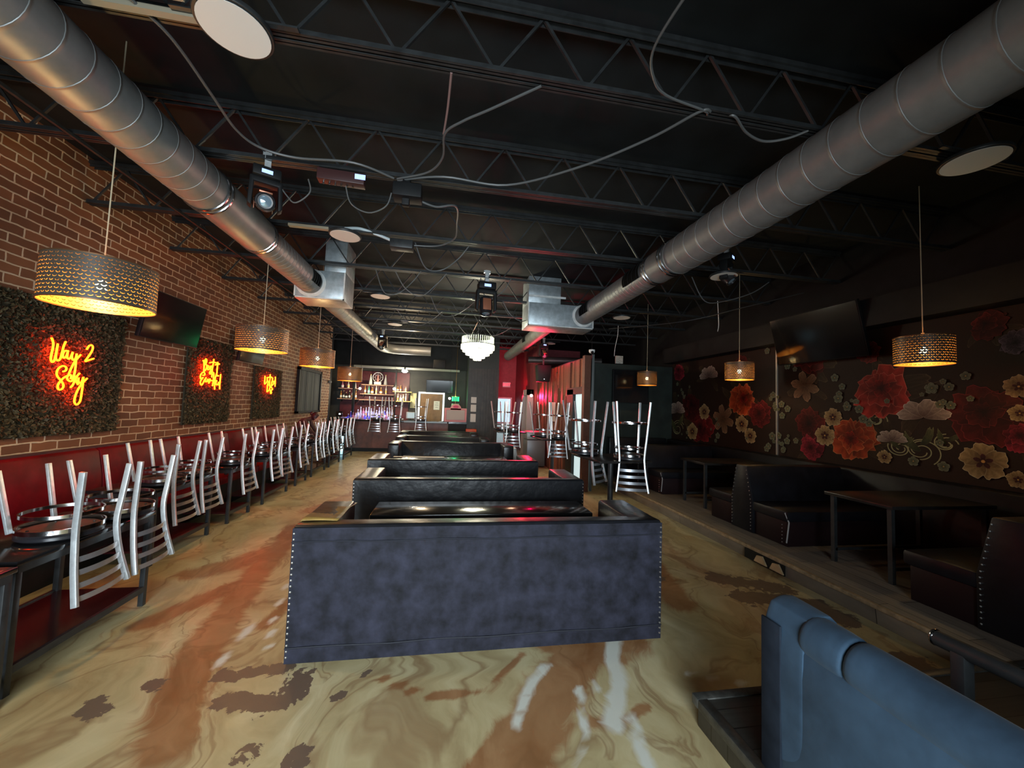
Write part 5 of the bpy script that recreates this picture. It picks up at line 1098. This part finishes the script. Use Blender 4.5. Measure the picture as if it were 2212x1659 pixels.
def bottle(x, y, z, kind, colr, label, group, s=1.0):
    key = (kind, colr)
    if key not in PRO:
        t = thing('liquor_bottle', label, 'bottle', (x, y, z), group=group)
        pr = BT[kind]; H = pr[-1][1]; o = MB(); o.lathe(pr[:-4]+[(pr[-5][0], pr[-4][1]), (0, pr[-4][1])], 16); o.build('glass_body', BM[colr], t)
        o = MB(); o.lathe([(0, pr[-4][1])]+pr[-3:], 12); o.build('cap', M_white if colr in ('clear', 'blue') else M_brass, t)
        if kind != 'cone':
            r = pr[2][0]+0.001; o = MB(); o.lathe([(r, H*0.15), (r, H*0.42)], 16); o.build('paper_label', M_paper if colr != 'white' else M_gold, t)
        PRO[key] = t; t.scale = (s, s, s); return t
    c = copy_tree(PRO[key], (x, y, z), None, label, group); c.scale = (s, s, s); return c
def bottle_row(xs, y, z, spec, where, group, s=1.0):
    for i, x in enumerate(xs):
        k, c = spec[i % len(spec)]
        bottle(x, y, z, k, c, '%s %s bottle %s, %s from left' % ({'cone': 'cone shaped', 'tall': 'tall', 'slim': 'slim', 'squat': 'squat'}[k], {'white': 'white', 'clear': 'clear', 'amber': 'amber', 'green': 'teal', 'dark': 'dark', 'pink': 'pink', 'blue': 'blue'}[c], where, ORD(i)), group, s)
bottle_row([-4.08, -3.86, -3.61], 15.95, 2.22, [('squat', 'pink'), ('squat', 'white'), ('cone', 'white')], 'on the upper left bar shelf', 'bottles on the upper left shelf')
bottle_row([-4.12, -4.02, -3.92, -3.80, -3.69, -3.56], 15.95, 1.81, [('tall', 'amber'), ('tall', 'dark'), ('squat', 'dark'), ('tall', 'dark'), ('slim', 'white'), ('slim', 'amber')], 'on the lower left bar shelf', 'bottles on the lower left shelf')
bottle_row([-3.03, -2.46], 15.95, 2.40, [('cone', 'white'), ('cone', 'white')], 'on the top middle shelf', 'bottles on the top middle shelf', 1.25)
bottle_row([-3.22, -3.08, -2.95, -2.80, -2.62, -2.42], 15.95, 2.03, [('slim', 'amber'), ('tall', 'green'), ('squat', 'amber'), ('slim', 'white'), ('squat', 'amber'), ('slim', 'white')], 'on the middle shelf behind the bar', 'bottles on the middle shelf', 1.05)
bottle_row([-1.97, -1.86, -1.66], 15.95, 2.17, [('squat', 'amber'), ('tall', 'amber'), ('squat', 'white')], 'on the yellow upper shelf', 'bottles on the right upper shelf', .8)
bottle_row([-1.95, -1.84, -1.74, -1.64], 15.95, 1.79, [('slim', 'white'), ('squat', 'clear'), ('tall', 'white'), ('slim', 'clear')], 'on the yellow lower shelf', 'bottles on the right lower shelf', .9)
t = thing('back_counter', 'low counter behind the bar holding the purple lit bottles', 'counter', (-2.75, 15.2, 0))
o = MB(); o.b2((-1.2, -0.1, 0), (1.1, 0.55, 0.96)); o.build('body', M_black, t)
o = MB(); o.b2((-1.2, 0.2, 0.96), (1.1, 0.55, 1.10)); o.build('riser_step', mat('frosted_riser', (0.6, 0.6, 0.65), 0.4), t)
random.seed(12); kinds = [('tall', 'clear'), ('slim', 'clear'), ('tall', 'white'), ('squat', 'clear'), ('slim', 'blue'), ('tall', 'pink'), ('slim', 'white'), ('squat', 'blue')]
bottle_row([-3.62+i*0.086 for i in range(19)], 15.20, 0.96, [random.choice(kinds) for _ in range(19)], 'in the front purple lit row', 'purple lit bottles, front row', 1.1)
bottle_row([-3.35+i*0.098 for i in range(14)], 15.52, 1.10, [random.choice(kinds) for _ in range(14)], 'in the back purple lit row', 'purple lit bottles, back row', 1.2)
# wheel shaped display stand
t = thing('wheel_display', 'round wheel display with a small figure on a white base, top bar shelf', 'display', (-2.76, 15.95, 2.40))
o = MB(); T = Matrix.Translation((0, 0, 0.30)) @ Matrix.Rotation(PI/2, 4, 'X'); o.lathe([(0.185, -0.01), (0.20, -0.01), (0.20, 0.01), (0.185, 0.01), (0.185, -0.01)], 32, 0, T); o.lathe([(0.10, -0.006), (0.106, -0.006), (0.106, 0.006), (0.10, 0.006), (0.10, -0.006)], 28, 0, T)
for k in range(8):
    a = k*PI/4; o.tube([(0.106*math.cos(a), 0, 0.3+0.106*math.sin(a)), (0.188*math.cos(a), 0, 0.3+0.188*math.sin(a))], 0.003, 4)
o.build('wheel', M_white, t)
o = MB(); o.b2((-0.13, -0.06, 0), (0.13, 0.06, 0.11)); o.build('base', M_paper, t)
o = MB(); o.lathe([(0, 0.11), (0.05, 0.11), (0.035, 0.24), (0.02, 0.30), (0.028, 0.34), (0.02, 0.38), (0, 0.39)], 14); o.build('figure', mat('rosy_figure', (0.6, 0.25, 0.2), 0.5), t)
# caddies, screens, signs at the bar
for i, (x, lab, w_, h_, m_) in enumerate([(-3.72, 'dark point of sale screen with bright dot at the left end of the bar', 0.22, 0.18, None), (-1.28, 'pale tablet screen standing on the back of the bar', 0.30, 0.24, 'p')]):
    t = thing('sale_screen', lab, 'screen', (x, 14.35, 1.10))
    o = MB(); o.box((0, 0, 0.06+h_/2), (w_, 0.03, h_)); o.build('housing', M_screen if i == 0 else M_white, t, bevel=0.005)
    o = MB(); o.box((0.02, -0.017, 0.06+h_/2), ((0.06, 0.002, 0.05) if i == 0 else (w_-0.05, 0.002, h_-0.05))); o.build('lit_screen', emis('lit_white_spot', (0.85, 0.92, 1.0), 2.0) if i == 0 else emis('dim_blue_screen', (0.55, 0.7, 0.72), 0.6), t)
    o = MB(); o.b2((-0.06, -0.05, 0), (0.06, 0.06, 0.012)); o.b2((-0.015, 0.0, 0.01), (0.015, 0.015, 0.1)); o.build('stand', M_black, t)
t = thing('menu_board', 'pink framed board with grey panel standing on the bar end', 'sign board', (0.335, 14.05, 1.10))
o = MB(); o.b2((-0.40, 0, 0.0), (0.40, 0.03, 0.50)); o.lathe([(0, -0.0), (0.2, 0.0), (0.2, 0.03), (0, 0.03)], 24, 0, Matrix.Translation((0, 0.03, 0.46)) @ Matrix.Rotation(PI/2, 4, 'X')); o.build('pink_frame', mat('pink_frame', (0.85, 0.36, 0.36), 0.5), t, bevel=0.012)
o = MB(); o.b2((-0.34, -0.006, 0.06), (0.34, 0.0, 0.44)); o.build('red_line', mat('red_line', (0.6, 0.05, 0.07), 0.5), t)
o = MB(); o.b2((-0.33, -0.009, 0.07), (0.33, -0.006, 0.43)); o.build('panel', mat('grey_beige_panel', (0.55, 0.48, 0.42), 0.6), t)
o = MB(); o.lathe([(0, 0), (0.10, 0), (0.10, 0.008), (0, 0.008)], 24, 0, Matrix.Translation((0, 0.0, 0.55)) @ Matrix.Diagonal((1, 1, 0.5, 1)) @ Matrix.Rotation(PI/2, 4, 'X')); o.build('badge', mat('magenta_badge', (0.75, 0.04, 0.14), 0.5), t)
t = thing('door_2', 'x', 'x', (-0.63, 16.2, 0)); del t['label']; del t['category']; struct(t)
o = MB(); o.b2((-0.44, -0.02, 0), (0.44, 0.03, 2.12)); o.build('door_leaf', M_door, t)
o = MB(); o.b2((-0.53, -0.05, 0), (-0.46, 0.0, 2.2)); o.b2((0.46, -0.05, 0), (0.53, 0.0, 2.2)); o.b2((-0.53, -0.05, 2.13), (0.53, 0.0, 2.2)); o.build('lit_frame', emis('white_led_frame', (0.95, 1.0, 0.95), 1.2), t)
o = MB(); o.b2((0.10, -0.032, 1.48), (0.34, -0.02, 1.84)); o.build('notice', M_paper, t)
o = MB()
for i, (a, b) in enumerate(((0.16, 0.28), (0.15, 0.29), (0.17, 0.27))): o.b2((a, -0.036, 1.76-i*0.09), (b, -0.032, 1.775-i*0.09))
o.build('notice_text', mat('dark_ink', (0.05, 0.12, 0.1), 0.6), t)
o = MB(); o.b2((-0.12, 0, 0), (0.12, 0.012, 0.62)); ob = o.build('paper_notice', mat('cream_paper', (0.62, 0.55, 0.32), 0.7)); ob.location = (-1.36, 16.2, 1.52); tag(ob, 'tall cream paper taped to the wall left of the bar door', 'paper')
t = thing('tassel_lamp', 'green glowing tassel lamp hanging right of the bar door', 'hanging lamp', (0.33, 15.1, 1.98))
o = MB()
for k in range(14):
    a = 2*PI*k/14; o.cyl((0.13*math.cos(a), 0.13*math.sin(a), -0.12), (0.13*math.cos(a), 0.13*math.sin(a), 0.05), 0.01, 5)
o.build('glowing_drop', emis('green_glow', (0.02, 0.85, 0.28), 2.4), t)
o = MB()
for k in range(14):
    a = 2*PI*k/14; o.cyl((0.15*math.cos(a), 0.15*math.sin(a), -0.42), (0.13*math.cos(a), 0.13*math.sin(a), -0.22), 0.012, 5)
o.build('pale_drop', mat('pale_green_glass', (0.5, 0.65, 0.45), 0.2), t)
o = MB(); o.lathe([(0.10, 0.05), (0.15, 0.05), (0.15, 0.07), (0.10, 0.07), (0.10, 0.05)], 20); o.tube([(0, 0, 0.07), (0, 0, DECK-1.98)], 0.006, 5); o.bar((-0.13, 0, 0.06), (0.13, 0, 0.06), 0.01, 0.01); o.tube([(0.0, 0.0, -0.42), (0, 0, 0.07)], 0.006, 5); o.build('hanging_frame', M_brass, t)
def lampball(loc, r, m, label, cat='lamp'):
    t = thing('spot_lamp', label, cat, loc)
    o = MB(); o.sphere((0, 0, 0), r, sc3=(1.5, 1, 0.8) if r > 0.06 else (1, 1, 1)); o.build('bulb', m, t)
    o = MB(); o.cyl((0, 0, r*0.7), (0, 0, r+0.10), 0.025, 10); o.tube([(0, 0, r+0.1), (0, 0, DECK-loc[2])], 0.004, 5); o.build('holder', M_black, t)
M_hot = emis('white_hot_bulb', (1.0, 0.96, 0.85), 25)
lampball((-3.25, 15.15, 2.20), 0.045, M_hot, 'bare white lamp glowing left of the middle bar shelves')
lampball((-2.0, 15.1, 2.24), 0.05, M_hot, 'bare yellow-white lamp glowing at the right bar shelf')
lampball((-1.62, 14.9, 2.92), 0.075, M_hot, 'flat white lamp glowing under the rail above the bar')
lampball((0.10, 15.0, 1.96), 0.045, M_hot, 'small white lamp beside the green tassel lamp')
lampball((2.80, 12.6, 2.13), 0.05, emis('red_hot_bulb', (1.0, 0.25, 0.22), 30), 'red spotlight glowing on the wall by the hallway')
o = MB(); o.box((0, 0, 0), (0.40, 0.08, 0.30)); ob = o.build('ceiling_speaker', M_black, bevel=0.02); ob.location = (-0.3, 13.2, 3.08); tag(ob, 'dark speaker box hanging above the bar left of the chandelier', 'speaker')
t = thing('hanging_speaker', 'black speaker hung at the top of the plank wall, red lit', 'speaker', (2.70, 10.7, 2.72))
o = MB(); o.prism([(-0.17, -0.24), (0.17, -0.24), (0.21, 0.24), (-0.21, 0.24)], 'y', -0.16, 0.16); o.build('cabinet', M_black, t, bevel=0.02)
o = MB(); o.b2((-0.02, -0.02, 0.24), (0.02, 0.02, 1.1)); o.build('hanger', M_steelblk, t)
o = MB(); o.sphere((0.0, -0.165, -0.17), 0.012); o.build('status_light', emis('lit_white_spot', (0.85, 0.92, 1.0), 2.0), t)
t = thing('exit_sign', 'red lit EXIT sign high on the hallway wall', 'exit sign', (2.55, 16.55, 2.68))
o = MB(); o.b2((-0.17, -0.0, -0.11), (0.17, 0.045, 0.11)); o.build('housing', M_white, t, bevel=0.006)
def text_obj(body, size, loc, rot, m, parent, name, ext=0.002):
    cu = bpy.data.curves.new(name, 'FONT'); cu.body = body; cu.size = size; cu.align_x = 'CENTER'; cu.align_y = 'CENTER'; cu.extrude = ext
    tmp = bpy.data.objects.new('tmp', cu); COL.objects.link(tmp); dg = bpy.context.evaluated_depsgraph_get()
    me = bpy.data.meshes.new_from_object(tmp.evaluated_get(dg)); bpy.data.objects.remove(tmp); ob = bpy.data.objects.new(name, me); COL.objects.link(ob)
    me.materials.clear(); me.materials.append(m); ob.location = loc; ob.rotation_euler = rot; ob.parent = parent; return ob
text_obj('EXIT', 0.17, (0, -0.004, 0), (PI/2, 0, 0), emis('exit_red', (1.0, 0.02, 0.04), 4), t, 'lettering')
# cooler cabinet, wall poster, cones and papers
t = thing('cooler_cabinet', 'grey and black low cooler cabinet in red light before the plank wall', 'cooler', (2.62, 10.95, 0))
o = MB(); o.b2((-0.26, 0, 0.03), (0.28, 0.6, 0.78)); o.build('body', mat('grey_cooler_body', (0.22, 0.23, 0.24), 0.4, metal=0.3), t, bevel=0.01)
o = MB(); o.b2((-0.27, -0.01, 0.80), (0.29, 0.62, 1.02)); o.build('upper_body', mat('grey_cooler_top', (0.30, 0.32, 0.33), 0.4, metal=0.3), t, bevel=0.01)
o = MB(); o.b2((-0.18, -0.016, 0.88), (-0.02, -0.01, 0.93)); o.b2((0.06, -0.016, 0.88), (0.22, -0.01, 0.93)); o.build('handle', M_black, t)
t = thing('wall_poster', 'pale poster with a red crown mark on the plank wall', 'poster', (2.93, 10.45, 1.62))
o = MB(); o.b2((-0.006, -0.36, -0.25), (0.0, 0.36, 0.28)); o.build('sheet', mat('grey_sheet', (0.5, 0.5, 0.48), 0.6), t)
o = MB(); vs = []
o.prism([(-0.12, -0.12), (0.12, -0.12), (0.14, 0.06), (0.06, -0.02), (0.0, 0.09), (-0.06, -0.02), (-0.14, 0.06)], 'x', -0.010, -0.006); o.build('crown_mark', mat('red_mark', (0.7, 0.03, 0.05), 0.5), t)
for i, (z, h_) in enumerate(((1.92, 0.22), (1.62, 0.26), (1.26, 0.30))):
    o = MB(); o.b2((-0.10, 0, -h_/2), (0.10, 0.01, h_/2)); ob = o.build('paper_sheet', M_paper); ob.location = (0.98, 14.195, z); tag(ob, '%s of the three papers on the pier right of the bar' % ['topmost', 'middle', 'lowest'][i], 'paper')
t = thing('white_bucket', 'white tapered bucket behind the sofas near the hallway', 'bucket', (1.55, 8.6, 0))
o = MB(); o.lathe([(0, 0.5), (0.07, 0.5), (0.17, 0.85), (0.165, 0.85), (0.065, 0.52)], 20)
o = MB(); o.lathe([(0.0, 0.0), (0.20, 0.0), (0.19, 0.03), (0.12, 0.45), (0.05, 0.80), (0.0, 0.82)], 20); o.build('cone_body', mat('white_cone', (0.65, 0.70, 0.72), 0.5), t)
t = thing('stack_of_items', 'cluttered napkins and jars at the end of the bar', 'clutter', (0.66, 14.45, 1.10)); t['label'] = 'jar of napkins at the right end of the bar'; t['category'] = 'jar'; t.name = 'napkin_jar'
o = MB(); o.lathe([(0, 0), (0.06, 0), (0.065, 0.12), (0, 0.12)], 16); o.build('jar_body', M_glass, t)
o = MB(); o.prism([(-0.05, 0.02), (0.05, 0.02), (0.03, 0.22), (-0.04, 0.18)], 'y', -0.02, 0.02); o.build('napkin', M_paper, t)
# wine cooler with blue light inside the aisle by the bar (seen among the far chairs)
t = thing('light_column', 'blue-white glowing column lamp between the far chairs by the bar', 'lamp', (-3.32, 13.35, 0))
o = MB(); o.cyl((0, 0, 0.35), (0, 0, 0.72), 0.05, 16); o.cyl((0, 0, 0.0), (0, 0, 0.31), 0.055, 16); o.build('glowing_tube', emis('blue_white_glow', (0.45, 0.85, 1.0), 3.0), t)
o = MB(); o.cyl((0, 0, 0.31), (0, 0, 0.35), 0.058, 16); o.cyl((0, 0, 0.72), (0, 0, 0.78), 0.058, 16); o.build('collar', M_black, t)

# ------------------------------------------------------------------ the person bending over a table
t = thing('person', 'person with dark tied hair bending over among the far upturned chairs', 'person', (-3.60, 10.2, 0), (0, 0, 0)); t.scale = (0.80, 0.92, 0.98)
def skin(name, V, Ed, R, m, parent, sub=2):
    me = bpy.data.meshes.new(name); me.from_pydata(V, Ed, []); ob = bpy.data.objects.new(name, me); COL.objects.link(ob); ob.parent = parent
    md = ob.modifiers.new('skin', 'SKIN'); 
    if not me.skin_vertices: me.skin_vertices.new(name='')
    for i, r in enumerate(R): me.skin_vertices[0].data[i].radius = r if isinstance(r, tuple) else (r, r)
    me.skin_vertices[0].data[0].use_root = True
    s2 = ob.modifiers.new('sub', 'SUBSURF'); s2.levels = sub; s2.render_levels = sub; md.use_smooth_shade = True; me.materials.append(m); return ob
# stands beside the wall bench end facing +x, trunk bent forward. x forward
V = [(-0.05, 0, 0.92), (0.02, 0, 1.05), (0.16, 0, 1.20), (0.29, 0, 1.27), (0.37, 0, 1.29), (0.44, 0, 1.31),
     (0.27, 0.17, 1.24), (0.42, 0.22, 1.00), (0.58, 0.14, 0.86), (0.64, 0.12, 0.84),
     (0.27, -0.17, 1.24), (0.44, -0.22, 1.02), (0.60, -0.12, 0.88), (0.66, -0.10, 0.86),
     (-0.03, 0.10, 0.84), (0.03, 0.11, 0.48), (-0.02, 0.11, 0.08), (0.10, 0.12, 0.03),
     (-0.03, -0.10, 0.84), (0.03, -0.11, 0.48), (-0.02, -0.11, 0.08), (0.10, -0.12, 0.03)]
Ed = [(0, 1), (1, 2), (2, 3), (3, 4), (4, 5), (3, 6), (6, 7), (7, 8), (8, 9), (3, 10), (10, 11), (11, 12), (12, 13), (0, 14), (14, 15), (15, 16), (16, 17), (0, 18), (18, 19), (19, 20), (20, 21)]
Rr = [(0.16, 0.12), (0.14, 0.11), (0.15, 0.12), (0.14, 0.11), 0.055, 0.05, 0.07, 0.05, 0.035, 0.03, 0.07, 0.05, 0.035, 0.03, 0.10, 0.065, 0.045, 0.04, 0.10, 0.065, 0.045, 0.04]
skin('body', V, Ed, Rr, mat('mauve_shirt', (0.085, 0.038, 0.034), 0.8), t)
M_skinp = mat('skin', (0.55, 0.30, 0.20), 0.55)
o = MB(); o.sphere((0.52, 0, 1.31), 0.105, sc3=(1.0, 0.78, 1.05), seg=20, rings=14); o.sphere((0.615, 0, 1.285), 0.018, sc3=(1.1, 0.7, 1.2), seg=8, rings=6)
for a in (-1, 1): o.sphere((0.52, a*0.083, 1.30), 0.022, sc3=(0.6, 0.35, 1.1), seg=8, rings=6)
o.prism([(-0.022, 1.235), (0.022, 1.235), (0.018, 1.245), (-0.018, 1.245)], 'x', 0.595, 0.603); o.build('head', M_skinp, t)
o = MB()
for a in (-1, 1): o.sphere((0.605, a*0.034, 1.32), 0.011, seg=8, rings=6)
o.build('eyes', M_screen, t)
o = MB(); o.sphere((0.50, 0, 1.335), 0.118, sc3=(1.0, 0.82, 0.98), seg=18, rings=12); o.sphere((0.395, 0, 1.41), 0.05, seg=12, rings=8); o.build('hair', mat('dark_red_hair', (0.035, 0.006, 0.010), 0.5), t)
for s_, hx, hy, hz in ((1, 0.66, 0.115, 0.835), (-1, 0.68, -0.095, 0.855)):
    o = MB(); o.box((hx+0.03, hy, hz-0.01), (0.085, 0.075, 0.028))
    for k in range(4): o.tube([(hx+0.07, hy-0.028+k*0.019, hz-0.01), (hx+0.105, hy-0.03+k*0.02, hz-0.018), (hx+[0.13, 0.14, 0.137, 0.125][k], hy-0.032+k*0.021, hz-0.036)], 0.0085, 6)
    o.tube([(hx+0.01, hy-s_*0.03, hz-0.01), (hx+0.045, hy-s_*0.06, hz-0.02), (hx+0.07, hy-s_*0.065, hz-0.03)], 0.010, 6)
    o.build('hand', M_skinp, t, bevel=0.006)
